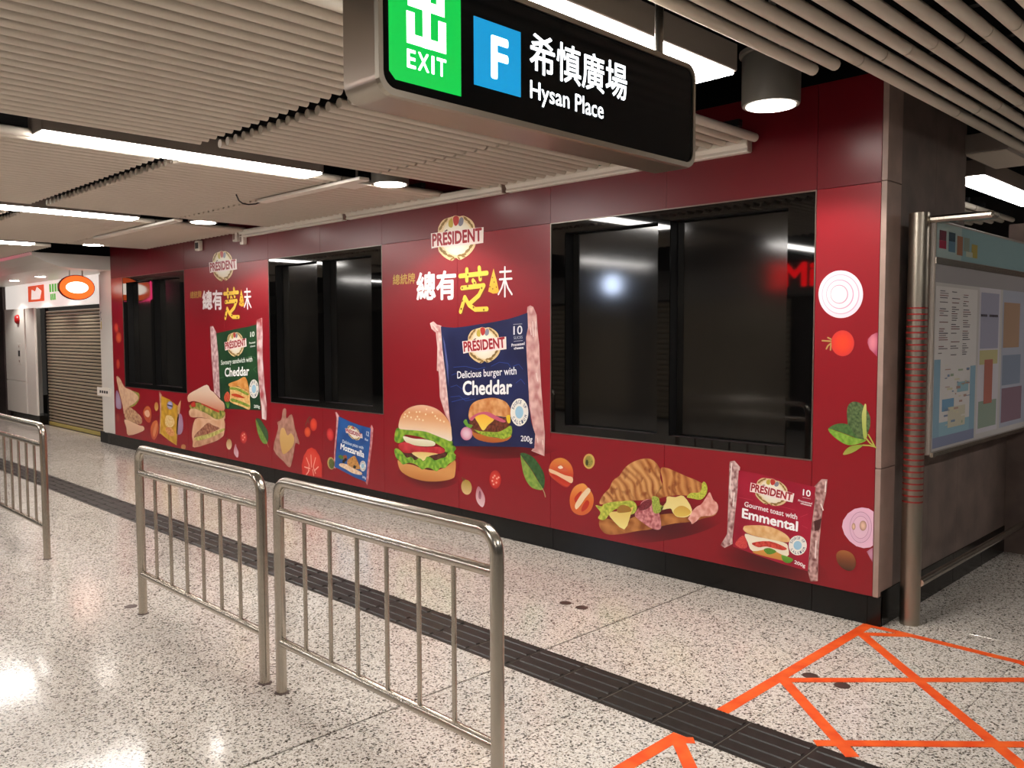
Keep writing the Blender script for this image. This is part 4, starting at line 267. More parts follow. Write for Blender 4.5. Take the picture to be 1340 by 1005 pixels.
{"n":"cherry_tomato_picture","l":"single printed cherry tomato at the far left edge, level with the small window foot","g":"","p":[["s","fruit","",0,"r:c84838:a02820",[[-10.905,1.2263],[-10.9146,1.1932],[-10.9365,1.1663],[-10.9664,1.1508],[-10.9984,1.1499],[-11.0262,1.1639],[-11.0442,1.19],[-11.0488,1.223],[-11.039,1.2563],[-11.0169,1.2833],[-10.9868,1.2985],[-10.9549,1.2991],[-10.9273,1.285],[-10.9095,1.259]]]]},
{"n":"onion_piece_picture","l":"printed lilac onion slice behind the toast at the far left wall end","g":"","p":[["s","slice","",0,"r:b8a0b8:a080a0",[[-11.0923,0.8109],[-11.0188,0.825],[-10.9179,0.7027],[-10.8994,0.5875],[-11.0112,0.5659],[-11.1083,0.6071]]]]},
{"n":"cherry_tomato_picture","l":"dark printed cherry tomato under the lilac onion slice at the far left","g":"","p":[["s","fruit","",0,"r:a84038:842828",[[-10.96,0.4415],[-10.9707,0.4094],[-10.9958,0.3825],[-11.0304,0.366],[-11.0678,0.3633],[-11.1005,0.3751],[-11.122,0.3989],[-11.1278,0.4302],[-11.117,0.4626],[-11.0915,0.4896],[-11.0567,0.5058],[-11.0194,0.5082],[-10.987,0.4963],[-10.9658,0.4725]]]]},
{"n":"sandwich_picture","l":"printed toasted sandwich in two triangles under the leftmost window","g":"","p":[["c","lettuce","",0,"n:7a7a30:b0a850:40",[[-10.6108,0.8436],[-10.3242,0.8465],[-10.2242,0.8207],[-10.2452,0.7383],[-10.4158,0.6471],[-10.6263,0.6349]]],["c","toast","",1,"n:d0a080:e8c4a0:40",[[-11.0579,1.0359],[-10.921,1.0194],[-10.7562,0.8997],[-10.53,0.868],[-10.2624,0.7822],[-10.3869,0.6898],[-10.6279,0.614],[-10.7973,0.4989],[-10.8421,0.6225],[-10.9633,0.8275]]],["c","filling","",2,"n:9a5a48:d8b488:45",[[-10.7848,0.5207],[-10.6279,0.614],[-10.4203,0.5851],[-10.1957,0.5074],[-10.1494,0.4497],[-10.2287,0.3972],[-10.4853,0.4054],[-10.7478,0.4391]]],["c","toast","",3,"v:e8c0a0:d8a888",[[-10.792,0.4255],[-10.4853,0.4054],[-10.2553,0.381],[-10.1048,0.3719],[-10.1342,0.3088],[-10.6583,0.2047],[-10.7303,0.3143]]]]},
{"n":"tomato_half_picture","l":"printed tomato half right of the toasted sandwich, under the leftmost window","g":"","p":[["s","skin","",0,"v:c86838:b84830",[[-10.1165,0.5633],[-10.0515,0.6379],[-9.936,0.6708],[-9.8511,0.63],[-9.8329,0.5416],[-9.8876,0.4482],[-10.0143,0.4592]]],["s","flesh","",1,"f:e8b090",[[-10.055,0.5874],[-9.9398,0.6146],[-9.8802,0.5584],[-9.9466,0.5141],[-10.0436,0.5377]]]]},
{"n":"tomato_half_picture","l":"printed oval tomato half left of the yellow packet","g":"","p":[["s","skin","",0,"v:d07038:b84830",[[-9.8742,0.3593],[-9.7905,0.4551],[-9.6594,0.4901],[-9.6033,0.4096],[-9.6381,0.3085],[-9.7485,0.2202],[-9.8433,0.242]]],["c","flesh","",1,"f:dc8858",[[-9.7921,0.2861],[-9.7626,0.3679],[-9.6855,0.4528],[-9.6487,0.4357],[-9.6933,0.3337],[-9.7555,0.2593]]]]},
{"n":"yellow_tomato_picture","l":"tiny printed yellow tomato above the yellow packet corner","g":"","p":[["s","fruit","",0,"v:b07838:d0a058",[[-9.5901,0.685],[-9.5983,0.659],[-9.618,0.6373],[-9.6453,0.6243],[-9.6749,0.6225],[-9.7009,0.6323],[-9.7181,0.6518],[-9.7231,0.6772],[-9.7147,0.7034],[-9.6948,0.725],[-9.6673,0.738],[-9.6378,0.7396],[-9.612,0.7296],[-9.595,0.7102]]]]},
{"n":"onion_ring_picture","l":"printed lilac onion slice behind the yellow packet","g":"","p":[["s","slice","",0,"r:b090a8:a07898",[[-8.9944,0.5971],[-8.8848,0.6231],[-8.8354,0.5141],[-8.8678,0.3993],[-8.9653,0.3537],[-9.0508,0.3847]]]]},
{"n":"yellow_packet","l":"small printed yellow packet of cheese slices below the leftmost window","g":"","p":[["p","left_film","",0,"n:b07868:d8a890:30",[[-9.5533,0.8919],[-9.4726,0.8471],[-9.4987,0.5832],[-9.5431,0.326],[-9.5908,0.3124],[-9.5454,0.5802]]],["p","wrapper_face","",1,"n:b8861c:d8a838:20",[[-9.4964,0.8362],[-9.2476,0.8007],[-8.9865,0.7296],[-9.0197,0.5387],[-9.0443,0.3473],[-9.044,0.2048],[-9.2816,0.2507],[-9.5619,0.3245],[-9.5127,0.5823]]],["p","right_film","",0,"n:b07850:d8a878:30",[[-8.9865,0.7296],[-8.8867,0.8102],[-8.9106,0.6965],[-8.9759,0.5417],[-9.0179,0.3494],[-9.0528,0.204],[-9.0619,0.3458],[-9.0241,0.5384]]],["s","picture_window","",2,"n:e0b060:f0d8a0:30",[[-9.3522,0.5734],[-9.1719,0.5758],[-9.0881,0.4959],[-9.2256,0.4284],[-9.3825,0.4553]]],["s","badge","",3,"r:c0b8d8:8880b0",[[-9.1316,0.7269],[-9.1418,0.7032],[-9.1677,0.6831],[-9.2042,0.6706],[-9.2443,0.6682],[-9.2799,0.6764],[-9.3039,0.6937],[-9.3115,0.7166],[-9.301,0.7405],[-9.2747,0.7607],[-9.2378,0.7731],[-9.1978,0.7752],[-9.1626,0.7668],[-9.139,0.7496]]],["p","lettering_band","",3,"f:f0e8d0",[[-9.2968,0.7347],[-9.1408,0.7207],[-9.142,0.7016],[-9.298,0.7155]]],["s","picture","",2,"n:c86838:e8b070:30",[[-9.362,0.4181],[-9.1813,0.4222],[-9.0973,0.3429],[-9.2327,0.3126],[-9.3656,0.3597]]]]},
{"n":"yellow_tomato_picture","l":"tiny printed yellow tomato at the wall foot right of the yellow packet","g":"","p":[["s","fruit","",0,"v:b87848:c89058",[[-8.7764,0.2104],[-8.784,0.1951],[-8.8036,0.1816],[-8.8315,0.1724],[-8.8621,0.1696],[-8.8894,0.1735],[-8.9079,0.1836],[-8.9139,0.1978],[-8.9062,0.2132],[-8.8863,0.2268],[-8.8582,0.2359],[-8.8276,0.2386],[-8.8005,0.2346],[-8.7823,0.2245]]]]}
]


for d in PRINTS:
    for p in d['p']:
        if p[0] == 't':
            text_mesh(p[5][0], p[6]['b'])
text_mesh('PRESIDENT', .035)
for ch in 'SOURCEFALIM':
    text_mesh(ch, .02)
for b, w_ in (('E', .02), ('X', .02), ('I', .02), ('T', .02), ('F', .03), ('希慎廣場', .013), ('Hysan', .009), ('Place', .009), ('iME', .03), ('總有', .03)):
    text_mesh(b, w_)

# ------------------------------------------------------------------ materials
M = {}
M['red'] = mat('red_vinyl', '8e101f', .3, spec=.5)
n_, l_, b_ = nodes(M['red'])
M['panel_back'] = mat('dark_core', '241014', .7)
M['base'] = mat('black_granite', '14130f', .2, spec=.3)
noisy(M['base'], '090908', '121110', 60, 2)
M['glass'] = mat('black_glass', '060606', .03, spec=.55)
M['screen'] = noisy(mat('screen_glass', '151413', .085, spec=.6), '121110', '191816', 2.0, 1)
M['steel'] = mat('brushed_steel', 'bdb5a9', .26, metal=1.0)
M['steel_d'] = mat('dull_steel', 'a89f92', .34, metal=1.0)
M['edge'] = mat('thin_metal_edge', '8a7c74', .35, metal=.9)
M['trim'] = noisy(mat('grey_trim', 'a08a80', .45), '988278', 'a88e84', 6)
M['side'] = noisy(mat('brown_stone', '6e5e57', .5), '64554f', '78675f', 5, 4)
M['tube'] = mat('ceiling_tube', 'd6ccbe', .55, spec=.35)
M['void'] = mat('ceiling_black', '060606', .9, spec=.1)
M['fixture'] = mat('fixture_grey', '8a8078', .5)
M['can'] = mat('can_grey', '6c675f', .5)
M['lamp'] = mat('lamp_lens', 'ffffff', .5, emit=TUBE_LAMP, ecol='fffaf4')
M['disc'] = mat('downlight_lens', 'ffffff', .5, emit=CAN_LAMP, ecol='fff4ea')
M['cove'] = mat('white_metal', 'f0e9de', .4)
M['white'] = mat('shop_white', 'dcd8d0', .35)
M['black'] = mat('matt_black', '0b0b0c', .5)
M['orange'] = mat('orange_tape', 'f4581c', .5)
noisy(M['orange'], 'e84c14', 'fb6a26', 9, 3)
M['plug'] = mat('brown_plug', '4a3630', .5)
M['tactile'] = noisy(mat('tactile_black', '2c2824', .45), '1a1816', '262320', 25, 2)
M['grout'] = mat('floor_joint', '3a322b', .8)
M['green'] = mat('green_tape', '0c6a38', .5)
M['redring'] = mat('red_ring', '8c1f1c', .4)
M['print'] = mat('print_ink', 'ffffff', .3, spec=.5)
n_, l_, b_ = nodes(M['print'])
a_ = n_.new('ShaderNodeVertexColor'); a_.layer_name = 'Col'
l_.new(a_.outputs['Color'], b_.inputs['Base Color'])

def granite():
    m = mat('granite', 'c8b6a4', .12, spec=.5)
    n, l, b = nodes(m)
    g = n.new('ShaderNodeNewGeometry')
    oi = n.new('ShaderNodeObjectInfo')
    def math_(op, a, bb):
        q = n.new('ShaderNodeMath'); q.operation = op
        for i, v in enumerate((a, bb)):
            if hasattr(v, 'is_linked'):
                l.new(v, q.inputs[i])
            else:
                q.inputs[i].default_value = v
        return q.outputs[0]
    def vor(scale):
        v = n.new('ShaderNodeTexVoronoi'); v.inputs['Scale'].default_value = scale
        l.new(g.outputs['Position'], v.inputs['Vector'])
        s = n.new('ShaderNodeSeparateColor'); l.new(v.outputs['Color'], s.inputs[0])
        return s.outputs[0], s.outputs[1]
    r1, g1 = vor(115); r2, g2 = vor(200)
    def ramp(f, stops):
        r = n.new('ShaderNodeValToRGB'); e = r.color_ramp.elements
        while len(e) < len(stops): e.new(.5)
        for k, (p, c) in enumerate(stops):
            e[k].position = p; e[k].color = (*lin(c), 1)
        r.color_ramp.interpolation = 'LINEAR'
        l.new(f, r.inputs[0]); return r.outputs[0]
    base = ramp(r1, [(0, 'd2cac0'), (.35, 'e0d9d0'), (.6, 'e9e3dc'), (1, 'c8c0b6')])
    dark = ramp(g1, [(0, '3a342e'), (.13, '564e46'), (.18, 'ffffff'), (1, 'ffffff')])
    fine = ramp(g2, [(0, '8a7c70'), (.16, 'a89a8c'), (.22, 'ffffff'), (1, 'ffffff')])
    def mul(a, c, f):
        x = n.new('ShaderNodeMix'); x.data_type = 'RGBA'; x.blend_type = 'MULTIPLY'; x.inputs[0].default_value = f
        l.new(a, x.inputs[6]); l.new(c, x.inputs[7]); return x.outputs[2]
    c = mul(base, dark, .85)
    c = mul(c, fine, .8)
    tint = n.new('ShaderNodeMapRange')
    tint.inputs['To Min'].default_value = .88; tint.inputs['To Max'].default_value = 1.0
    l.new(oi.outputs['Random'], tint.inputs['Value'])
    hv = n.new('ShaderNodeHueSaturation')
    l.new(c, hv.inputs['Color']); l.new(tint.outputs['Result'], hv.inputs['Value'])
    l.new(hv.outputs['Color'], b.inputs['Base Color'])
    nz = n.new('ShaderNodeTexNoise'); nz.inputs['Scale'].default_value = 7; nz.inputs['Detail'].default_value = 4
    l.new(g.outputs['Position'], nz.inputs['Vector'])
    mr = n.new('ShaderNodeMapRange'); mr.inputs['To Min'].default_value = .07; mr.inputs['To Max'].default_value = .19
    l.new(nz.outputs['Fac'], mr.inputs['Value']); l.new(mr.outputs['Result'], b.inputs['Roughness'])
    nb = n.new('ShaderNodeTexNoise'); nb.inputs['Scale'].default_value = 45; nb.inputs['Detail'].default_value = 2
    l.new(g.outputs['Position'], nb.inputs['Vector'])
    bp = n.new('ShaderNodeBump'); bp.inputs['Strength'].default_value = .12; bp.inputs['Distance'].default_value = .001
    l.new(nb.outputs['Fac'], bp.inputs['Height']); l.new(bp.outputs['Normal'], b.inputs['Normal'])
    return m
M['granite'] = granite()

# ------------------------------------------------------------------ floor
floor = MB().box(-24, -9, -.12, 6, 9, -.006).build('floor', M['grout'])
struct(floor)
tile_meshes = {}
def tile(x0, y0, x1, y1, gx0=.0015, gx1=.0015, gy=.0015):
    key = (round(x1 - x0 - gx0 - gx1, 4), round(y1 - y0, 4))
    if key not in tile_meshes:
        w2 = key[0] / 2; h2 = (y1 - y0) / 2 - gy
        tile_meshes[key] = MB().bbox(-w2, -h2, -.006, w2, h2, 0, .0007).mesh('tile')
        tile_meshes[key].materials.append(M['granite'])
    o = link('tile', tile_meshes[key], None, floor)
    o.location = ((x0 + gx0 + x1 - gx1) / 2, (y0 + y1) / 2, 0)
JX = -1.08
YN = [-1.84, -2.14, -2.74, -3.34, -3.94, -4.54]
YF = [.87, .27, -.33, -.93, -1.53]
def rowtiles(ya, yb, x_lo, x_hi):
    k = math.floor((x_lo - JX) / .6)
    x = JX + k * .6
    while x < x_hi:
        g0 = .006 if abs(x - JX) < .01 else .0015
        g1 = .006 if abs(x + .6 - JX) < .01 else .0015
        tile(x, yb, x + .6, ya, g0, g1)
        x += .6
for a, b in zip(YN[:-1], YN[1:]):
    rowtiles(a, b, {-1.84: -15, -2.14: -13, -2.74: -9.0, -3.34: -6.5, -3.94: -4.5}[a], .7)
rowtiles(YF[3], YF[4], -17.5, 1.9)
rowtiles(YF[2], YF[3], -18, 1.9)
rowtiles(YF[1], YF[2], -18, 1.9)
rowtiles(YF[0], YF[1], 0.0, 1.3)
for y in (.87, 1.47, 2.07, 2.67):
    rowtiles(y + .6, y, 0.0, 1.3)
# paving outside the view, same stone
pv = MB()
pv.box(-24, -9, -.006, 6, -4.5415, -.0005).box(1.92, -4.54, -.006, 6, 9, -.0005).box(-24, 3.27, -.006, 1.92, 9, -.0005)
pv.box(-24, -4.54, -.006, -15.5, -1.845, -.0005).box(.725, -4.54, -.006, 1.92, -1.845, -.0005)
o = pv.build('paving', M['granite'], floor)

# tactile guide strip: 0.3 m tiles with four raised bars
strip = MB().box(-18.0, -1.8385, -.006, 1.9, -1.5315, -.0015).build('trim_1', mat('strip_joint', '6a635a', .8)); struct(strip)
tm = MB().bbox(-.1468, -.1525, -.004, .1468, .1525, .0, .0007)
for k in range(4):
    y = -.114 + k * .076
    tm.prism([(-.017 + y, 0), (.017 + y, 0), (.011 + y, .004), (-.011 + y, .004)], 'x', -.135, .135)
tm = tm.mesh('tile'); tm.materials.append(M['tactile'])
x = JX + .149 - 57 * .298
while x < 1.9:
    o = link('tile', tm, None, strip); o.location = (x, -1.685, 0); x += .298

# ------------------------------------------------------------------ red wall
wall = MB().box(-11.165, .012, .17, -.002, .028, .97).box(-11.165, .012, 2.40, -.002, .028, 3.07)
WX = [(-10.737, -8.700), (-6.603, -4.536), (-2.440, -.369)]
for a, b in ((-11.165, -10.72), (-8.72, -6.59), (-4.55, -2.43), (-.385, -.002)):
    wall.box(a, .012, .97, b, .028, 2.40)
wall = wall.build('wall_back', M['panel_back']); struct(wall)
XS = [-11.165, -10.737, -9.718, -8.700, -7.652, -6.603, -5.570, -4.536, -3.488, -2.440, -1.405, -.369, -.002]
M['red_top'] = mat('shaded_red_vinyl', '6c0e1a', .3, spec=.5)  # same red vinyl, darkened to paint in the dim light along the wall top
def panel(x0, x1, z0, z1, m='red'):
    g = .001
    MB().bbox(x0 + g, 0, z0 + g, x1 - g, .012, z1 - g, .0015).build('panel', M[m], wall)
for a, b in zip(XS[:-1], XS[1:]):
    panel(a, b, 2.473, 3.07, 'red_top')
for a, b in zip(XS[:-1], XS[1:]):
    inwin = any(w0 - .01 < a and b < w1 + .01 for w0, w1 in WX)
    if inwin:
        panel(a, b, .174, .903)
    else:
        panel(a, b, .174, 2.473)
# rear skin of the kiosk
struct(MB().box(-11.165, 1.28, 0, .0, 1.30, 3.07).box(-11.165, .03, 3.05, .0, 1.28, 3.07).build('wall_rear', M['side']))

for i, (x0, x1) in enumerate(WX):
    w = sempty('window_%d' % (i + 1))
    z0, z1 = .903, 2.473
    e = .007
    MB().box(x0, -.002, z0, x0 + e, .03, z1).box(x1 - e, -.002, z0, x1, .03, z1).box(x0 + e, -.002, z0, x1 - e, .03, z0 + e).box(x0 + e, -.002, z1 - e, x1 - e, .03, z1).build('frame', M['edge'], w)
    # black glass cover with two openings
    a0, a1, b0, b1 = x0 + .14, x0 + .97, x0 + 1.065, x0 + 1.895
    zo0, zo1 = .968, 2.392
    g = MB()
    X0, X1, Z0, Z1 = x0 + e, x1 - e, z0 + e, z1 - e
    g.box(X0, .003, Z0, X1, .011, zo0).box(X0, .003, zo1, X1, .011, Z1)
    g.box(X0, .003, zo0, a0, .011, zo1).box(a1, .003, zo0, b0, .011, zo1).box(b1, .003, zo0, X1, .011, zo1)
    g.build('pane', M['glass'], w)
    r = MB()
    for p0, p1 in ((a0, a1), (b0, b1)):
        r.box(p0 - .012, .011, zo0 - .012, p0, .12, zo1 + .012).box(p1, .011, zo0 - .012, p1 + .012, .12, zo1 + .012)
        r.box(p0, .011, zo0 - .012, p1, .12, zo0).box(p0, .011, zo1, p1, .12, zo1 + .012)
        r.box(p0 - .012, .12, zo0 - .012, p1 + .012, .13, zo1 + .012)
    r.build('reveal', M['black'], w)
    where = ('leftmost, narrowest-looking black window', 'middle black window', 'largest black window at the right')[i]
    for k, (p0, p1) in enumerate(((a0, a1), (b0, b1))):
        t = thing('display_screen', 'switched-off grey display screen in the %s half of the %s' % (('left', 'right')[k], where), 'screen', ((p0 + p1) / 2, .09, zo0), 'dark display screens behind the window covers')
        c = (p0 + p1) / 2; h = (p1 - p0) / 2 - .002
        MB().bbox(-h, 0, .002, h, .028, zo1 - zo0 - .002, .003).build('housing', M['black'], t)
        MB().box(-h + .004, -.002, .006, h - .004, 0, zo1 - zo0 - .006).build('screen_glass', M['screen'], t)

# black skirting: granite pieces with joints
bb = MB().box(-11.9, .045, 0, -.05, .06, .17).build('baseboard_back', M['black']); struct(bb)
bx = [-11.55, -10.74, -9.72, -8.70, -7.65, -6.60, -5.57, -4.54, -3.49, -2.44, -1.41, -.37, -.04]
for a, b in zip(bx[:-1], bx[1:]):
    MB().bbox(a + .0015, .03, .0, b - .0015, .045, .171, .001).build('tile', M['base'], bb)
br = MB().box(-.05, .05, 0, .02, 2.36, .17).build('baseboard_right', M['black']); struct(br)
for a, b in ((.032, .62), (.62, 1.22), (1.22, 1.82), (1.82, 2.36)):
    MB().bbox(.02, a + .0015, 0, .035, b - .0015, .2, .001).build('tile', M['base'], br)
MB().bbox(-.04, .03, 0, .035, .05, .171, .001).build('tile', M['base'], br)

# grey corner trim in three lengths
ct = sempty('trim_2')
for a, b in ((.174, .896), (.900, 2.476), (2.480, 3.07)):
    MB().bbox(-.001, -.0005, a, .03, .2, b, .0015).build('panel', M['trim'], ct)
# dark stone return wall
sw = MB().box(.0, .2, .17, .018, 1.28, 3.07).box(.0, 1.28, .17, .018, 2.365, 2.0).build('wall_right', M['side']); struct(sw)
for a, b in ((.2015, .74), (.7415, 1.28)):
    MB().bbox(.018, a, .18, .028, b, 3.07, .001).build('panel', M['side'], sw)
MB().bbox(.018, 1.2815, .18, .028, 2.359, 2.0, .001).build('panel', M['side'], sw)
struct(MB().box(.0, 2.366, 0, .75, 2.9, 2.45).build('column', M['side']))
struct(MB().box(-8, 7.4, 0, 6, 7.5, 3.4).build('wall_far', mat('far_wall', '2a2624', .6)))

# ------------------------------------------------------------------ ceiling
ceil = MB().box(-24, -9, 3.42, 6, 9, 3.5).build('ceiling', M['void']); struct(ceil)
TR = .026; TZ = 2.8 + TR
def tube_mesh(L, n=10):
    q = MB()
    P = []
    a = [2 * math.pi * k / (n + 2) for k in range(n + 2)]
    prof = [(-TR * math.cos(t), -TR * math.sin(t)) for t in a]
    m = len(prof)
    v = [(p[0], 0, p[1]) for p in prof] + [(p[0], L, p[1]) for p in prof]
    q.add(v[:], [(i, (i + 1) % m, m + (i + 1) % m, m + i) for i in range(m)], True)
    q.add([(p[0], .0008, p[1]) for p in prof], [tuple(range(m))])
    q.add([(p[0], L - .0008, p[1]) for p in prof], [tuple(range(m))])
    return q
tube_cache = {}
def bay(x0, n, y0, y1, far=False):
    pn = sempty('ceiling_panel')
    L = y1 - y0
    if far:
        q = MB()
        for k in range(n):
            t = tube_mesh(L, 5)
            q.add([(v[0] + x0 + .1 * k, v[1] + y0, v[2] + TZ) for v in t.v], t.f, True)
        o = q.build('slat', M['tube'], pn); o['kind'] = 'stuff'
    else:
        key = round(L, 3)
        if key not in tube_cache:
            tube_cache[key] = tube_mesh(L).mesh('slat'); tube_cache[key].materials.append(M['tube'])
        for k in range(n):
            o = link('slat', tube_cache[key], None, pn); o.location = (x0 + .1 * k, y0, TZ)
    # carrier rails above the tubes
    for yy in (y0 + .2, y1 - .24): MB().box(x0 - .03, yy, TZ + .027, x0 + .1 * n - .07, yy + .04, TZ + .065).build('carrier_rail', M['black'], pn)
ROWS = [(-4.80, -2.37), (-2.245, -1.045), (-1.03, -.03)]
for y0, y1 in ROWS:
    bay(-3.15, 25, y0, y1)
    bay(-6.45, 29, y0, y1)
    bay(-9.75, 28, y0, y1, True)
for y0, y1 in ROWS[:2]:
    bay(-13.05, 28, y0, y1, True)
    bay(-16.4, 29, y0, y1, True)
for y0, y1 in ((-4.72, -3.51), (-3.50, -2.29), (-2.28, -1.045)):
    bay(.10, 24, y0, y1)
bay(.30, 22, -1.035, .19)
bay(.30, 22, .20, 1.42)
bay(.30, 20, 1.43, 2.66, True)
for y0, y1 in ((1.6, 2.8), (2.82, 4.04), (4.06, 5.3)):
    bay(-3.15, 25, y0, y1, True)
bay(.30, 20, 2.67, 5.3, True)

# linear lights
def linear(x, y0, y1, label, seen=True):
    t = thing('ceiling_light', label, 'light', (x, y0, 2.8), 'linear ceiling lights')
    L = y1 - y0
    MB().bbox(-.125, 0, .012, .125, L, .13, .004).build('housing', M['fixture'], t)
    d = MB().box(-.112, .012, -.002, .112, L - .012, .012).build('diffuser', M['lamp'], t)
    for f in (.25, .75): MB().tube([(0, L * f, .13), (0, L * f, .6)], .006, 6).build('hanger', M['black'], t)
    return t
linear(-.25, -3.16, -1.31, 'linear ceiling light glowing just behind the exit sign')
linear(-3.57, -3.16, -1.31, 'longest-looking linear ceiling light, nearest of the row at the left')
linear(-6.86, -3.16, -1.31, 'linear ceiling light second in the row at the left, cut by the picture edge')
linear(-10.15, -3.16, -1.31, 'farthest linear ceiling light showing at the left edge near the shop')
linear(-.25, 2.2, 4.1, 'linear ceiling light glowing beyond the map board at the right edge')
for x, nm in ((-13.4, 'far left end'), (-10.15, 'second from the far left'), (-6.86, 'third from the far left'), (-3.57, 'fourth from the far left'), (-.25, 'opposite the wall corner'), (3.05, 'right end')):
    linear(x, -7.2, -5.35, 'linear ceiling light in the row behind the viewpoint, %s' % nm)
linear(3.05, -3.16, -1.31, 'linear ceiling light in the hall beside the viewpoint')
linear(3.05, 2.2, 4.1, 'linear ceiling light added outside the picture to brighten the map board')  # unseen lamp added to light the map board and side wall

# round downlights
def can(x, y, label, spot=True):
    t = thing('downlight', label, 'light', (x, y, 2.81), 'round ceiling downlights')
    q = MB().tube([(0, 0, 0), (0, 0, .012), (0, 0, .24), (0, 0, .25)], [.142, .146, .146, .135], 32, True)
    q.build('housing', M['can'], t)
    MB().tube([(0, 0, -.004), (0, 0, .002)], .122, 32).build('lens', M['disc'], t)
    MB().tube([(0, 0, .25), (0, 0, .27)], .16, 24).tube([(0, 0, .27), (0, 0, .6)], .02, 8).build('mounting_plate', M['can'], t)
    if spot:
        li = bpy.data.lights.new('downlight_beam', 'SPOT')
        li.energy = CAN_SPOT; li.color = (1, .9, .8); li.spot_size = math.radians(128); li.spot_blend = .25; li.shadow_soft_size = .1
        lo = bpy.data.objects.new('downlight_beam', li); COL.objects.link(lo); lo.parent = t; lo.location = (0, 0, -.02)
can(-.30, -.68, 'large drum downlight hanging above the right end of the red wall')
can(-3.50, -.68, 'round downlight in the dark slot above the middle window')
can(-6.66, -.70, 'round downlight second from the largest, above the left logo')
can(-9.75, -.72, 'small round downlight farthest off, near the shop canopy')

# white cove strips along the wall top
def cove(x0, x1, label):
    t = thing('cove_strip', label, 'trim strip', ((x0 + x1) / 2, 0, 2.745), 'white cove strips along the wall top')
    L = (x1 - x0) / 2
    MB().prism([(-.002, 0), (-.05, .0), (-.055, .008), (-.05, .018), (-.046, .026), (-.06, .05), (-.062, .075), (-.03, .088), (-.002, .088)], 'x', -L, L).build('cover', M['cove'], t)
    MB().prism([(-.002, .004), (-.046, .004), (-.05, .06), (-.055, .08), (-.002, .082)], 'x', L, L + .006).build('end_cap', M['trim'], t)
    return t
cove(-2.86, -.79, 'white cove strip nearest the corner, ending under the drum downlight')
cove(-5.03, -2.91, 'white cove strip above the middle logo, second from the corner')
cove(-7.14, -5.09, 'white cove strip above the middle window, farthest from the corner')

def slotstrip(x0, x1, label):
    t = thing('joint_cover', label, 'trim strip', ((x0 + x1) / 2, -1.04, 2.775), 'white covers under the tube joints')
    L = (x1 - x0) / 2
    MB().bbox(-L, -.045, 0, L, .045, .024, .004).build('cover', M['cove'], t)
    return t
js = slotstrip(-4.83, -3.33, 'pale cover strip with a loose cable, under the tube joint above the middle window')
slotstrip(-8.68, -6.48, 'pale cover strip farther off, under the tube joint left of the middle window')
tag(MB().tube([(-4.838, -1.04, 2.786), (-4.90, -1.06, 2.772), (-4.93, -1.11, 2.765), (-4.90, -1.18, 2.763), (-4.83, -1.25, 2.772), (-4.72, -1.33, 2.798)], .006, 6).build('loose_cable', M['black']), 'thin black cable dangling from the end of the pale cover strip', 'cable')
t = thing('bracket_plate', 'pale bracket plate beside the downlight over the middle window', 'bracket', (-3.72, -.87, 2.80))
MB().bbox(-.11, -.09, 0, .11, .09, .012, .003).build('plate', M['cove'], t)
MB().tube([(.05, 0, .012), (.05, 0, .2)], .01, 8).build('rod', M['fixture'], t)
tag(MB().box(-4.075, -.066, 2.815, -3.785, -.062, 2.842).build('green_tape', M['green']), 'green tape stuck on the cove strip above the middle logo', 'tape')
tag(MB().box(-1.97, -.066, 2.815, -1.68, -.062, 2.842).build('green_tape', M['green']), 'green tape stuck on the cove strip below the exit sign', 'tape')
def sensor(x, z, w_, h_, label, dark):
    t = thing('wall_sensor', label, 'sensor', (x, 0, z), 'small boxes on the wall top')
    MB().bbox(-w_, -.05, -h_, w_, -.001, h_, .006).build('case', M['cove'], t)
    MB().bbox(-w_ * .7, -.053, -h_ * .6, w_ * .2 if not dark else w_ * .7, -.05, h_ * .6, .001).build('lens', M['black'] if dark else M['trim'], t)
sensor(-8.22, 2.735, .06, .06, 'small box with dark lens high on the red wall, left of the left logo', True)
sensor(-7.26, 2.765, .05, .055, 'small pale box high on the wall, left one of the pair at the strip end', False)
sensor(-7.10, 2.735, .04, .07, 'small pale box high on the wall, right one of the pair at the strip end', False)
t = thing('access_box', 'grey ceiling box above the map board at the right edge', 'box', (.1, 1.5, 2.80))
MB().bbox(-.1, -.25, 0, .18, .45, .12, .006).build('case', M['fixture'], t)
MB().bbox(-.08, -.23, -.006, .16, .43, 0, .002).build('cover', M['tube'], t)

# ------------------------------------------------------------------ exit sign
SX = .10
sg = thing('exit_sign', 'black hanging sign box with a glowing green EXIT panel and white lettering', 'sign', (SX, -2.71, 2.26))
def rrect(w_, h_, r, n=6):
    o = []
    for cx, cy, a0 in ((w_ - r, h_ - r, 0), (-w_ + r, h_ - r, 90), (-w_ + r, -h_ + r, 180), (w_ - r, -h_ + r, 270)):
        for k in range(n + 1):
            a = math.radians(a0 + 90 * k / n)
            o.append((cx + r * math.cos(a), cy + r * math.sin(a)))
    return o
W2, H2 = .725, .19
ring_o = [(a, b + H2) for a, b in rrect(W2, H2, .05)]
body = MB().prism(ring_o, 'x', -.15, -.012, True)
body.build('housing', M['steel_d'], sg)
rim = MB()
ri = [(a, b + H2) for a, b in rrect(W2 - .018, H2 - .02, .04)]
n = len(ri)
v = [(-.012, a, b) for a, b in ring_o] + [(.0, a, b) for a, b in [(p[0] * .995, H2 + (p[1] - H2) * .985) for p in ring_o]] + [(.0, a, b) for a, b in ri] + [(-.014, a, b) for a, b in ri]
rim.add(v, [(j * n + i, j * n + (i + 1) % n, (j + 1) * n + (i + 1) % n, (j + 1) * n + i) for j in range(3) for i in range(n)], False)
rim.build('rim', M['steel_d'], sg)
M['sign_black'] = mat('sign_black', '06090c', .1, spec=.15)
M['sign_green'] = mat('sign_green', '05a843', .25, emit=.9, ecol='02c84a')
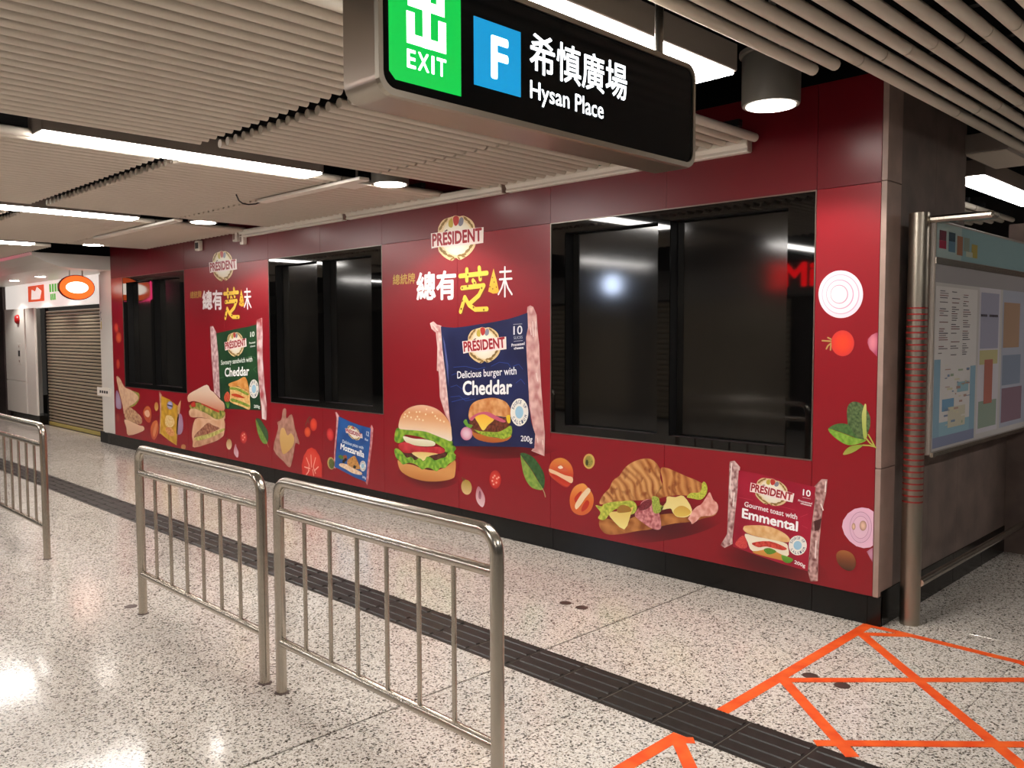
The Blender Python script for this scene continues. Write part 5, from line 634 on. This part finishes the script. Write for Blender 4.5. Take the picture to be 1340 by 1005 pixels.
M['sign_blue'] = mat('sign_blue', '1298d8', .25, emit=.8, ecol='0c98d6')
M['sign_white'] = mat('sign_white', 'ffffff', .25, emit=2.2, ecol='f4faff')
face = MB().prism([(a, b + H2) for a, b in rrect(W2 - .019, H2 - .021, .039)], 'x', -.013, -.006)
face = face.build('sign_face', M['sign_black'], sg)
def sy(y): return y + 2.71
def sz(z): return z - 2.26
# green panel with rounded lower corner
gp = MB().prism([(sy(-3.395), sz(2.325)), (sy(-3.375), sz(2.306)), (sy(-3.149), sz(2.306)), (sy(-3.149), sz(2.615)), (sy(-3.375), sz(2.615)), (sy(-3.395), sz(2.6))], 'x', -.006, -.0045)
gp = gp.build('green_panel', M['sign_green'], sg)
bp = MB().box(-.006, sy(-3.1), sz(2.349), -.0045, sy(-2.913), sz(2.537)).build('blue_panel', M['sign_blue'], sg)
def signtext(body_, bold, y0, y1, z0, z1, name, parent):
    vs, fs = text_mesh(body_, bold)
    q = MB(); q.add([(-.0042 + e, sy(y0 + (y1 - y0) * a), sz(z0 + (z1 - z0) * b)) for a, b, e in vs], fs)
    return q.build(name, M['sign_white'], parent)
for ch_, ya, yb in (('E', 0, .22), ('X', .27, .55), ('I', .615, .69), ('T', .75, 1.0)):
    signtext(ch_, .02, -3.338 + .135 * ya, -3.338 + .135 * yb, 2.345, 2.393, 'letter', gp)
signtext('F', .03, -3.035, -2.965, 2.380, 2.502, 'lettering', bp)
signtext('希慎廣場', .013, -2.875, -2.40, 2.432, 2.552, 'chinese_lettering', face)
signtext('Hysan', .009, -2.873, -2.695, 2.338, 2.408, 'english_word', face)
signtext('Place', .009, -2.667, -2.525, 2.352, 2.408, 'english_word', face)
ch = MB()
def sb(y0, z0, y1, z1): ch.box(-.0045, sy(y0), sz(z0), -.0041, sy(y1), sz(z1))
cy0, cy1 = -3.338, -3.203; cm = (cy0 + cy1) / 2; s_ = .027
sb(cm - s_ / 2, 2.408, cm + s_ / 2, 2.59)
sb(cy0, 2.408, cy1, 2.434); sb(cy0, 2.434, cy0 + s_, 2.49); sb(cy1 - s_, 2.434, cy1, 2.49)
sb(cy0 + .005, 2.504, cy1 - .005, 2.53); sb(cy0 + .005, 2.53, cy0 + .033, 2.575); sb(cy1 - .033, 2.53, cy1 - .005, 2.575)
ch.build('exit_character', M['sign_white'], gp)
for y in (-2.11, -3.3):
    MB().tube([(-.08, sy(y), .37), (-.08, sy(y), .378), (-.08, sy(y), .395), (-.08, sy(y), .397), (-.08, sy(y), 1.1)], [.03, .03, .03, .016, .016], 12).build('hanger_rod', M['steel_d'], sg)

# ------------------------------------------------------------------ railings
def rail_mesh():
    root = thing('railing', '', 'railing', (0, 0, 0), 'steel railings standing in a row')
    w_, h_, r = .7165, .985, .075
    path = [(-w_, 0, 0), (-w_, 0, h_ - r)]
    for k in range(1, 7):
        a = math.radians(90 * k / 6); path.append((-w_ + r - r * math.cos(a), 0, h_ - r + r * math.sin(a)))
    for k in range(0, 7):
        a = math.radians(90 * k / 6); path.append((w_ - r + r * math.sin(a), 0, h_ - r + r * math.cos(a)))
    path.append((w_, 0, 0))
    MB().tube(path, .0245, 20).build('frame', M['steel'], root)
    MB().tube([(-w_ - .004, 0, .845), (w_ + .004, 0, .845)], .02, 16).build('mid_rail', M['steel'], root)
    MB().tube([(-w_ - .004, 0, .24), (w_ + .004, 0, .24)], .02, 16).build('bottom_rail', M['steel'], root)
    bar = MB().tube([(0, 0, .24), (0, 0, .845)], .0095, 10).mesh('baluster')
    bar.materials.append(M['steel'])
    for k in range(6):
        o = link('baluster', bar, None, root); o.location = (-.498 + .1985 * k, 0, 0)
    for sx in (-w_, w_):
        MB().tube([(sx, 0, 0), (sx, 0, .003)], [.034, .03], 20).build('base_collar', M['plug'], root)
    return root
r0 = rail_mesh()
for i, (x, lb) in enumerate(((-.868, 'nearest steel railing with six bars, cut off at the lower edge beside the tactile strip'),
                             (-2.456, 'middle steel railing, whole in view, left of the nearest one'),
                             (-5.648, 'steel railing at the left edge, only its right end in view'))):
    r = r0 if i == 0 else copy_tree(r0)
    r.location = (x, -2.78, 0); r['label'] = lb

# floor plugs
pm = MB().tube([(0, 0, 0), (0, 0, .002)], [.038, .034], 20).mesh('floor_plug'); pm.materials.append(M['plug'])
for x, y, lb in ((-1.515, -.877, 'brown floor disc, left one of the pair below the largest window'), (-1.388, -.876, 'brown floor disc, right one of the pair below the largest window'),
                 (.063, -.888, 'brown floor disc inside the tape marking, left one of its pair'), (.223, -.893, 'brown floor disc on the tape marking, right one of its pair'), (-3.36, -2.78, 'brown floor disc at the foot of the middle railing')):
    o = link('floor_plug', pm); o.location = (x, y, 0); tag(o, lb, 'floor disc', 'brown floor discs')

# orange hatched marking
tp = thing('floor_marking', 'orange tape hatching laid on the granite floor at the wall corner', 'floor marking', (.3, -.8, 0))
def tape(x0, y0, x1, y1, w_=.055, z=.0):
    d = Vector((x1 - x0, y1 - y0)); L = d.length; d.normalize(); nn = Vector((-d.y, d.x)) * w_ / 2
    c = [Vector((x0, y0)) + nn, Vector((x0, y0)) - nn, Vector((x1, y1)) - nn, Vector((x1, y1)) + nn]
    MB().prism([(p.x - .3, p.y + .8) for p in c], 'z', z, z + .0012).build('tape_strip', M['orange'], tp)
tape(-.03, .025, -.03, -1.53, .06, .0002)
tape(-.05, .022, .74, .005, .05, .0004)
tape(.0, -.145, 1.13, -1.24, .055, .0006)
tape(-.01, -.16, .21, .02, .05, .0008)
tape(0, -1.03, .98, -.06, .05, .001)
tape(0, -1.03, .545, -1.53, .055, .0012)
tape(.39, -1.525, 1.25, -.70, .05, .0014)
tape(.72, .01, 1.2, -.2, .05, .0016)
tape(-.04, -1.845, -.04, -2.75, .06, .0002)
tape(-.03, -1.90, .03, -1.845, .05, .0004)
tape(-.04, -1.87, .8, -2.68, .055, .0006)

# ------------------------------------------------------------------ map stand
ms = thing('map_stand', 'street map board on a steel post with red rings beside the wall corner', 'map board', (.125, .215, 0))
MB().tube([(0, 0, 0), (0, 0, 2.31)], .054, 28).build('post', M['steel_d'], ms)
for k in range(33):
    z = .704 + (1.787 - .704) * k / 32
    MB().tube([(0, 0, z - .0045), (0, 0, z + .0045)], .0552, 24, False).build('ring', M['redring'], ms)
MB().bbox(.04, .0, 2.255, .37, .11, 2.292, .012).build('lamp_arm', M['steel'], ms)
bx0, bx1 = -.03 + .05, .06 + .05
MB().bbox(bx0, .02, .965, bx0 + .06, 2.1, 2.275, .006).build('board_case', M['fixture'], ms)
MB().box(bx0 + .06, .02, 2.03, bx0 + .068, 2.1, 2.066).build('header_rail', M['steel'], ms)
MB().box(bx0 + .06, .02, .958, bx0 + .075, 2.1, .982).build('sill', M['steel'], ms)
M['poster'] = mat('map_paper', 'ffffff', .25, spec=.5)
n_, l_, b_ = nodes(M['poster'])
a_ = n_.new('ShaderNodeVertexColor'); a_.layer_name = 'Col'; l_.new(a_.outputs['Color'], b_.inputs['Base Color'])
def flat(name, rects, x, material, parent, ox=.125, oy=.215):
    """coloured rectangles (y0,z0,y1,z1,hex,layer) on a plane of constant x"""
    vs = []; fs = []; cs = []
    for y0, z0, y1, z1, h, ly in rects:
        o = len(vs); xx = x + ly * .0006
        vs += [(xx - ox, y0 - oy, z0), (xx - ox, y1 - oy, z0), (xx - ox, y1 - oy, z1), (xx - ox, y0 - oy, z1)]
        fs.append((o, o + 1, o + 2, o + 3)); cs += [lin(h)] * 4
    me = bpy.data.meshes.new(name); me.from_pydata(vs, [], fs)
    at = me.color_attributes.new('Col', 'FLOAT_COLOR', 'POINT')
    at.data.foreach_set('color', [q for c in cs for q in (*c, 1)])
    return link(name, me, material, parent)
rs = random.Random(3)
PXX = .125 + bx0 + .0605
H_ = [(.25, 2.07, 2.3, 2.26, '8fb0b4', 0), (.25, 2.07, .66, 2.26, 'a9bdbb', 1), (.29, 2.12, .40, 2.22, '6a2038', 2), (.29, 2.12, .40, 2.165, '9a2040', 3), (.44, 2.11, .55, 2.22, '2c4858', 2), (.44, 2.11, .55, 2.17, '5a7c90', 3), (.58, 2.10, .68, 2.21, '9a6a50', 2), (.70, 2.13, .80, 2.21, '8c9a8c', 2), (.74, 2.10, .86, 2.13, 'c0c4b0', 3), (.84, 2.10, .95, 2.18, 'a89a50', 2)]
flat('header_poster', H_, PXX, M['poster'], ms)
R_ = [(.25, .985, 2.3, 2.03, 'ccc8c6', 0), (.25, 1.93, 2.3, 2.03, 'a6a2a4', 1), (.26, 1.02, .98, 1.91, 'e0dcda', 1), (.26, 1.0, .98, 1.06, '8890ac', 2), (.26, 1.06, .36, 1.5, '8fb0c4', 2), (.88, 1.06, .98, 1.45, '8fb0c4', 2), (.36, 1.06, .88, 1.14, '98bccc', 2), (.40, 1.2, .60, 1.27, '7fa8c8', 2), (.5, 1.1, .8, 1.22, 'd2cdb8', 4), (.65, 1.3, .85, 1.36, '9cc0cc', 3),
      (1.02, 1.02, 1.45, 1.93, 'd4d0d8', 1), (1.05, 1.55, 1.42, 1.90, 'a8a8bc', 2), (1.05, 1.45, 1.42, 1.54, 'c8c090', 2), (1.15, 1.2, 1.32, 1.48, 'b87468', 3), (1.05, 1.05, 1.42, 1.22, '98a89a', 2), (1.05, 1.75, 1.18, 1.765, '504c58', 3), (1.22, 1.75, 1.40, 1.765, '504c58', 3),
      (1.50, 1.02, 2.2, 1.93, 'b4b8c8', 1), (1.53, 1.55, 1.9, 1.85, 'b4947c', 2), (1.53, 1.3, 1.95, 1.5, '8c98ac', 2), (1.53, 1.05, 2.0, 1.28, '907684', 2)]
for k in range(90):
    y = .31 + .2 * rs.randrange(3) + .01 * rs.random(); z = 1.52 + .0125 * rs.randrange(30)
    R_.append((y, z, y + .05 + .1 * rs.random(), z + .005, rs.choice(['8a8688', '9a9496', '7c7880', 'a08080']), 4 + .03 * k))
for k in range(40):
    y = .38 + .45 * rs.random(); z = 1.1 + .38 * rs.random()
    R_.append((y, z, y + .02 + .08 * rs.random(), z + .004 + .012 * rs.random(), rs.choice(['d8d2b4', 'a8b8a0', 'b89a90', '8898b0', 'e0dcd4']), 5 + .05 * k))
flat('map_poster', R_, PXX, M['poster'], ms)
gl = mat('cover_glass', 'ffffff', .08, spec=.5); nodes(gl)[2].inputs['Transmission Weight'].default_value = 1.0; nodes(gl)[2].inputs['IOR'].default_value = 1.15
MB().tube([(.05, .0, .245), (.05, 2.1, .245)], .022, 14).build('foot_rail', M['steel'], ms)

# ------------------------------------------------------------------ shop at the far left
shop = MB().box(-17.1, .15, 2.15, -11.5, .3, 2.60).build('wall_left', mat('lintel_added_glow', 'f0eee8', .35, emit=.55, ecol='fff8f0')); struct(shop)  # white glow put into the lintel for the canopy light falling on it
struct(MB().box(-11.93, .1, 0.0, -11.7, .4, 2.58).box(-11.7, .04, .165, -11.168, .4, 2.60).build('pillar', M['white']))
pl = MB().box(-17.1, .16, .17, -15.85, .4, 2.15).build('wall_panel', M['white']); struct(pl)
MB().bbox(-17.1, .12, .78, -15.86, .16, 2.15, .004).build('panel', M['white'], pl)
MB().bbox(-17.1, .12, .172, -15.86, .16, .775, .004).build('panel', M['white'], pl)
MB().bbox(-15.8, .13, .172, -15.28, .17, 2.15, .004).build('panel', M['white'], pl)
struct(MB().box(-17.1, .17, 0, -15.28, .4, .17).build('baseboard_left', M['base']))
struct(MB().box(-24, .1, 0, -17.12, .4, 2.9).build('wall_left_end', noisy(mat('dark_stone', '2e2424', .5), '2a2020', '362a2a', 4)))
sh = thing('roller_shutter', 'closed slatted roller shutter of the white shop front at the far left', 'shutter', (-13.6, .34, 0))
M['slat'] = mat('shutter_slat', 'a0947e', .35, metal=.2)
sl = MB().prism([(0, .0), (-.012, .004), (-.016, .022), (-.010, .04), (0, .042)], 'x', -1.68, 1.68).mesh('slat'); sl.materials.append(M['slat'])
for k in range(36):
    o = link('slat', sl, None, sh); o.location = (0, 0, .07 + .0565 * k)
MB().box(-1.68, -.02, 0, 1.68, .02, .06).build('bottom_bar', mat('yellow_bar', 'b8a860', .5), sh)
for sx in (-1.70, 1.665): MB().box(sx, -.03, 0, sx + .035, .03, 2.14).build('side_guide', M['black'], sh)
inner = MB().box(-15.3, 1.3, 0, -11.9, 1.32, 2.4).build('shop_interior', noisy(mat('dim_goods', '3a3024', .7), '2a241c', '6a5a44', 3, 4)); struct(inner)
# goods seen dimly through the shutter slots are left to the interior wall
cp = [(.15, 2.60), (-.03, 2.60), (-.48, 2.60), (-.70, 2.62), (-.88, 2.68), (-1.03, 2.76), (-1.05, 2.80), (.15, 2.80)]
can_ = MB().prism(cp, 'x', -18.5, -11.17).build('canopy', M['white']); struct(can_)
for x, nth in ((-13.2, 'nearest'), (-14.6, 'middle'), (-16.0, 'farthest')):
    t = thing('canopy_downlight', 'small bright downlight under the white shop canopy, %s of the three' % nth, 'light', (x, -.35, 2.6), 'downlights under the shop canopy')
    MB().tube([(0, 0, -.012), (0, 0, 0)], .09, 20).build('ring', M['white'], t)
    MB().tube([(0, 0, -.016), (0, 0, -.012)], .075, 20).build('lens', M['disc'], t)
    li = bpy.data.lights.new('canopy_beam', 'SPOT'); li.energy = 60; li.spot_size = math.radians(120); li.spot_blend = .6; li.color = (1, .95, .88)
    lo = bpy.data.objects.new('canopy_beam', li); COL.objects.link(lo); lo.parent = t; lo.location = (0, 0, -.03)
ov = thing('oval_sign', 'glowing orange oval sign hanging under the shop canopy', 'sign', (-11.55, -.34, 2.35))
def oval(a, b, n=36): return [(a * math.cos(2 * math.pi * k / n), b * math.sin(2 * math.pi * k / n)) for k in range(n)]
MB().prism(oval(.25, .185), 'x', -.06, .0, True).build('case', mat('oval_rim', '7a3020', .4), ov)
MB().prism(oval(.238, .172), 'x', .0, .004).build('orange_face', mat('oval_orange', 'f06a30', .4, emit=1.5, ecol='f25a20'), ov)
MB().prism([(a - .0, b + .0) for a, b in oval(.155, .085)], 'x', .004, .006).build('white_centre', mat('oval_white', 'fff4e8', .4, emit=3.0, ecol='fff0e0'), ov)
MB().tube([(-.03, -.09, .17), (-.03, -.09, .25)], .012, 8).build('hanger_rod', M['white'], ov)
MB().tube([(-.03, .09, .17), (-.03, .09, .25)], .012, 8).build('hanger_rod', M['white'], ov)
lg = thing('shop_lettering', 'orange square emblem and green lettering on the white shop lintel', 'sign', (-14.6, .15, 2.24))  # emblem and lettering also emit, to keep pace with the lintel's added glow
MB().box(-1.03, -.006, .02, -.12, 0, .31).build('orange_square', mat('lintel_orange', 'e85a34', .5, emit=.5), lg)
MB().prism([(-.85, .06), (-.35, .06), (-.25, .2), (-.5, .28), (-.6, .2), (-.8, .24)], 'y', -.009, -.006).build('white_figure', mat('lintel_white', 'fbf4ec', .5, emit=.6), lg)
g_ = MB()
for k in range(4): g_.box(.18 + k * .14, -.006, .16, .26 + k * .14, 0, .30)
for k in range(3): g_.box(.22 + k * .1, -.006, .02, .28 + k * .1, 0, .13)
g_.build('green_lettering', mat('lintel_green', '5cb848', .5, emit=.5), lg)
nt = thing('notice', 'small white notice with dark marks at the shop jamb', 'notice', (-11.66, .03, .785))
MB().bbox(-.27, -.004, -.065, .27, .009, .065, .002).build('card', M['cove'], nt)
for k in range(4): MB().box(-.16 + .09 * k, -.006, -.02, -.10 + .09 * k, -.004, .02).build('dark_mark', M['black'], nt)
bs = thing('jamb_sign', 'small dark blue and yellow sign plates on the shop jamb', 'sign', (-11.81, .1, 1.85))
MB().box(-.06, -.01, .03, .06, 0, .16).build('blue_plate', mat('plate_blue', '1c2c50', .4), bs)
MB().box(-.04, -.012, .06, .04, -.01, .13).build('white_mark', M['cove'], bs)
MB().box(-.06, -.01, -.11, .06, 0, .01).build('yellow_plate', mat('plate_yellow', 'c8b020', .5), bs)
al = thing('alarm_bell', 'round red alarm bell on the white panel left of the shutter', 'alarm', (-16.2, .12, 1.95))
MB().tube([(0, 0, 0), (0, -.02, 0), (0, -.05, 0), (0, -.06, 0)], [.09, .09, .07, .03], 20).build('dome', mat('alarm_red', 'a01818', .35), al)
cpn = thing('control_panel', 'small dark switch panel on the white pillar left of the shutter', 'switch', (-16.2, .12, 1.3))
MB().bbox(-.12, -.006, -.2, .12, 0, .2, .003).build('plate', M['white'], cpn)
MB().box(-.05, -.012, -.05, .05, -.006, .06).build('key_switch', M['black'], cpn)
for z in (-.14, .14): MB().tube([(0, -.006, z), (0, -.01, z)], .025, 12).build('button', M['trim'], cpn)

# ------------------------------------------------------------------ hall behind the viewpoint (seen only as reflections)
wf = MB().box(-24, -9.0, 0, 6, -8.9, 3.4).build('wall_front', noisy(mat('front_stone', '3a3030', .5), '302828', '443838', 3)); struct(wf)
struct(MB().box(-24, -8.9, 2.28, 6, -8.6, 2.82).build('wall_front_fascia', mat('fascia_grey', '8a8884', .5)))
for x, nm in ((-13.5, 'leftmost'), (-9.9, 'second from left'), (-6.4, 'second from right'), (-2.8, 'rightmost')):
    t = thing('roller_shutter', 'closed brown roller shutter across the hall from the red wall, %s of four' % nm, 'shutter', (x, -8.8, 0), 'shutters behind the viewpoint')
    for j in range(22):
        o = link('slat', sl, None, t); o.location = (0, 0, .05 + .1 * j); o.scale = (.85, -1, 2.2)
M['red_sign'] = mat('red_sign', 'ff1a1a', .4, emit=9, ecol='ff1018')
vs, fs = text_mesh('iME', .03)
q = MB(); q.add([(-4.45 - .92 * a, -8.595 + e, 2.42 + .40 * b) for a, b, e in vs], fs)
tag(q.build('shop_sign', M['red_sign']), 'red glowing shop letters mirrored in the largest window', 'sign')
tag(MB().tube([(-8.75, -8.6, 2.63), (-8.75, -8.55, 2.63)], .19, 28).build('round_sign', mat('round_sign', 'eaf2ff', .4, emit=40, ecol='cfe0ff')), 'round white lit sign mirrored in the left screen of the largest window', 'sign')
tag(MB().bbox(-14.75, -1.6, 2.28, -13.6, -1.5, 2.62, .02).build('pink_sign', mat('pink_sign', 'f04880', .4, emit=4, ecol='ff3c78')), 'pink glowing sign mirrored in the leftmost window', 'sign')

# ------------------------------------------------------------------ printed artwork on the red wall
def catmull(p, k=4):
    n = len(p); o = []
    for i in range(n):
        a, b, c, d = p[i - 1], p[i], p[(i + 1) % n], p[(i + 2) % n]
        for j in range(k):
            t = j / k; t2 = t * t; t3 = t2 * t
            o.append(tuple(.5 * (2 * b[m] + (c[m] - a[m]) * t + (2 * a[m] - 5 * b[m] + 4 * c[m] - d[m]) * t2 + (3 * b[m] - a[m] - 3 * c[m] + d[m]) * t3) for m in (0, 1)))
    return o
def lay(k): return -.0011 - .0005 * k
def mixc(a, b, t):
    t = min(1, max(0, t)); return [a[i] * (1 - t) + b[i] * t for i in range(3)]
def colour(spec, pts):
    f = spec.split(':'); kind = f[0]
    xs = [p[0] for p in pts]; zs = [p[1] for p in pts]
    x0, x1, z0, z1 = min(xs), max(xs), min(zs), max(zs)
    W_ = max(1e-4, x1 - x0); H_ = max(1e-4, z1 - z0); cx = sum(xs) / len(xs); cz = sum(zs) / len(zs)
    if kind == 'f':
        c = lin(f[1]); return lambda x, z: c
    if kind == 'v':
        cs = [lin(h) for h in f[1:]]
        def fn(x, z):
            t = (z1 - z) / H_ * (len(cs) - 1); i = min(len(cs) - 2, max(0, int(t))); return mixc(cs[i], cs[i + 1], t - i)
        return fn
    if kind == 'r':
        a, b = lin(f[1]), lin(f[2])
        return lambda x, z: mixc(a, b, (((x - cx) / W_) ** 2 + ((z - cz) / H_) ** 2) * 4)
    if kind == 'n':
        a, b = lin(f[1]), lin(f[2]); q = float(f[3]) / max(W_, H_) * .45
        return lambda x, z: mixc(a, b, .5 + 1.1 * noise.noise((x * q, z * q, 3.1)) + .5 * noise.noise((x * q * 2.3, z * q * 2.3, 8.2)))
    base, hi, lo = lin(f[1]), lin(f[2]), lin(f[3])
    nx, nz = (.78, .62) if kind == 'x' else (.97, .25)
    def fs_(x, z):
        s = (x - cx) * nx + (z - cz) * nz + .10 * (((z - cz) * nx - (x - cx) * nz) ** 2) / max(W_, H_) * 8 * (1 if kind == 'x' else 0)
        w_ = math.sin(s / W_ * (62 if kind == 'x' else 48) + 4.2 * noise.noise((x * 9, z * 9, 0)))
        q_ = noise.noise((x * 5, z * 5, 9))
        c = mixc(base, hi, (.35 + .5 * w_ if w_ > 0 else .3) + .5 * q_)
        c = mixc(c, lo, max(0, -w_ - .45) * (1.0 + 1.2 * noise.noise((x * 11, z * 11, 4))))
        return mixc(c, lo, .35 + .9 * noise.noise((x * 30, z * 30, 5)) if noise.noise((x * 14, z * 14, 2)) > .12 else 0)
    return fs_
def ink(name, vs, fs, cs, parent, extra=None):
    me = bpy.data.meshes.new(name); me.from_pydata(vs, [], fs)
    at = me.color_attributes.new('Col', 'FLOAT_COLOR', 'POINT')
    at.data.foreach_set('color', [q for c in cs for q in (*c, 1)])
    bm = bmesh.new(); bm.from_mesh(me)
    for f in bm.faces:
        if f.normal.y > 0: f.normal_flip()
    bm.to_mesh(me); bm.free()
    return link(name, me, M['print'], parent)
def region(name, pts, spec, y, parent, org):
    """fill an outline with a fine triangle net so the ink can vary over it"""
    xs = [p[0] for p in pts]; zs = [p[1] for p in pts]
    W_ = max(xs) - min(xs); H_ = max(zs) - min(zs)
    k = spec[0]
    full = pts
    pts = [(min(p[0], -.004), max(p[1], .177)) for p in pts]      # artwork ends at the panel edges
    zs = [p[1] for p in pts]
    pv = [Vector(p) for p in pts]
    if k != 'f':
        cells = {'v': 60, 'r': 120, 'n': 500, 'x': 2600, 'y': 2000}[k]
        h = math.sqrt(max(W_ * H_, 1e-6) / cells)
        z = min(zs) + h * .5; r = 0
        while z < max(zs):
            x = min(xs) + h * (.25 + .5 * (r % 2))
            while x < max(xs):
                pv.append(Vector((x, z))); x += h
            z += h; r += 1
    res = delaunay_2d_cdt(pv, [], [list(range(len(pts)))], 1, 1e-6)
    vo, fo = res[0], res[2]
    fn = colour(spec, full)
    used = sorted({i for f in fo for i in f}); mp = {i: j for j, i in enumerate(used)}
    vs = [(vo[i].x - org[0], y - org[1], vo[i].y - org[2]) for i in used]
    return ink(name, vs, [tuple(mp[i] for i in f) for f in fo], [fn(vo[i].x, vo[i].y) for i in used], parent)
def strokes(name, lines, w_, spec, y, parent, org):
    vs = []; fs = []; c = lin(spec[2:]); r = w_ / 2
    for ln in lines:
        P = [Vector(p) for p in ln]
        for i, (a, b) in enumerate(zip(P[:-1], P[1:])):
            d = b - a; ang = math.atan2(d.y, d.x); o = len(vs)
            ring = [(a.x + r * math.cos(ang + math.pi / 2 + math.pi * k / 6), a.y + r * math.sin(ang + math.pi / 2 + math.pi * k / 6)) for k in range(7)]
            ring += [(b.x + r * math.cos(ang - math.pi / 2 + math.pi * k / 6), b.y + r * math.sin(ang - math.pi / 2 + math.pi * k / 6)) for k in range(7)]
            e = .00002 * (len(fs) % 9)
            vs += [(p[0] - org[0], y - e - org[1], p[1] - org[2]) for p in ring]; fs.append(tuple(range(o, o + 14)))
    return ink(name, vs, fs, [c] * len(vs), parent)
def polys(name, plist, h, y, parent, org):
    vs = []; fs = []; c = lin(h)
    for p in plist:
        o = len(vs); vs += [(a - org[0], y - org[1], b - org[2]) for a, b in p]; fs.append(tuple(range(o, o + len(p))))
    return ink(name, vs, fs, [c] * len(vs), parent)
def lettering(name, body_, bold, p0, p1, p2, h, y, parent, org):
    vs, fs = text_mesh(body_, bold); c = lin(h)
    vv = [(p0[0] + (p1[0] - p0[0]) * a + (p2[0] - p0[0]) * b - org[0], y - e - org[1], p0[1] + (p1[1] - p0[1]) * a + (p2[1] - p0[1]) * b - org[2]) for a, b, e in vs]
    return ink(name, vv, fs, [c] * len(vv), parent)
def put_logo(d, ly, parent, org, top):
    tl, tr, bl = d
    def mp(p): return (bl[0] + (tr[0] - tl[0]) * p[0] + (tl[0] - bl[0]) * p[1], bl[1] + (tr[1] - tl[1]) * p[0] + (tl[1] - bl[1]) * p[1])
    A = lambda ps: [mp(p) for p in ps]
    if top:
        g = parent
    else:
        g = bpy.data.objects.new('logo', None); COL.objects.link(g); g.empty_display_size = .05; g.parent = parent
    region('wreath_ground', catmull(A(LOGO['disc']), 3), 'r:f4e4c4:e8cc98', lay(ly), g, org)
    region('cream_disc', catmull(A(LOGO['inner']), 3), 'r:fdf8ec:f2e6cc', lay(ly + 1), g, org)
    polys('wreath_leaves', [A(l) for l in LOGO['leaves']], '94743a', lay(ly + 2), g, org)
    for l, h in zip(LOGO['plumes'], ('c8b048', 'c03c34', '8a8898')):
        region('plume', catmull(A(l), 3), 'f:' + h, lay(ly + 2), g, org)
    region('banner', A(LOGO['banner']), 'f:fbeae4', lay(ly + 3), g, org)
    t = A(LOGO['text'])
    lettering('brand_lettering', 'PRESIDENT', .035, t[0], t[1], t[2], 'a81828', lay(ly + 4), g, org)
    polys('accent', [A(LOGO['accent'])], '5a2030', lay(ly + 4), g, org)
def put_badge(d, ly, parent, org):
    c, cx, cz = d
    u = (cx[0] - c[0], cx[1] - c[1]); v = (cz[0] - c[0], cz[1] - c[1])
    def P(r, a): return (c[0] + u[0] * r * math.cos(a) + v[0] * r * math.sin(a), c[1] + u[1] * r * math.cos(a) + v[1] * r * math.sin(a))
    n = 28; T = [2 * math.pi * k / n for k in range(n)]
    b = region('calcium_badge', [P(1, a) for a in T], 'f:f6f2ea', lay(ly), parent, org)
    if parent.parent is None:
        region('badge_centre', [P(.45, a) for a in T], 'f:a4cfe6', lay(ly + 1), b, org)
    for word, a0, flip in (('SOURCE OF', 162, False), ('CALCIUM', 206, True)):
        vs = []; fs = []
        for i, chh in enumerate(word):
            if chh == ' ': continue
            a = math.radians(a0 - 16 * i) if not flip else math.radians(a0 + 21 * i)
            ca = a - math.radians(5) if not flip else a + math.radians(5)
            tv, tf = text_mesh(chh, .02); o = len(vs)
            for x, z, e in tv:
                if not flip: q = P(.62 + .27 * z, a - math.radians(11) * x)
                else: q = P(.89 - .27 * z, a + math.radians(13) * x)
                vs.append((q[0] - org[0], lay(ly + 1) - e - org[1], q[1] - org[2]))
            fs += [tuple(k + o for k in f) for f in tf]
        ink('badge_word', vs, fs, [lin('4a5a78')] * len(vs), b)
def as_part(o, org):
    return o
for d in PRINTS:
    allp = []
    for p in d['p']:
        q = p[5]
        if p[0] == 't': q = q[1:]
        if p[0] in 'kd': q = [x for l in q for x in l]
        allp += q
    org = (sum(p[0] for p in allp) / len(allp), 0.0, min(p[1] for p in allp))
    root = thing(d['n'], d['l'], 'wall graphic', org)
    subs = {}
    for p in d['p']:
        kind, nm, par, ly, spec, data = p[:6]
        kw = p[6] if len(p) > 6 else {}
        parent = root
        if par:
            if par not in subs:
                e = bpy.data.objects.new(par, None); COL.objects.link(e); e.parent = root; e.empty_display_size = .05; subs[par] = e
            parent = subs[par]
        y = lay(ly)
        if kind in 'sc': region(nm, catmull(data, 4 if kind == 's' else 3), spec, y, parent, org)
        elif kind == 'p': region(nm, data, spec, y, parent, org)
        elif kind == 'k':
            o = strokes(nm, data, kw['w'], spec, y, parent, org)
            if nm in ('film_highlight', 'line_art', 'seed_cells'): o['kind'] = 'stuff'
        elif kind == 'd': polys(nm, data, spec[2:], y, parent, org)
        elif kind == 't': lettering(nm, data[0], kw['b'], data[1], data[2], data[3], spec[2:], y, parent, org)
        elif kind == 'L': put_logo(data, ly, root, org, len(d['p']) == 1)
        elif kind == 'B': put_badge(data, ly, root, org)
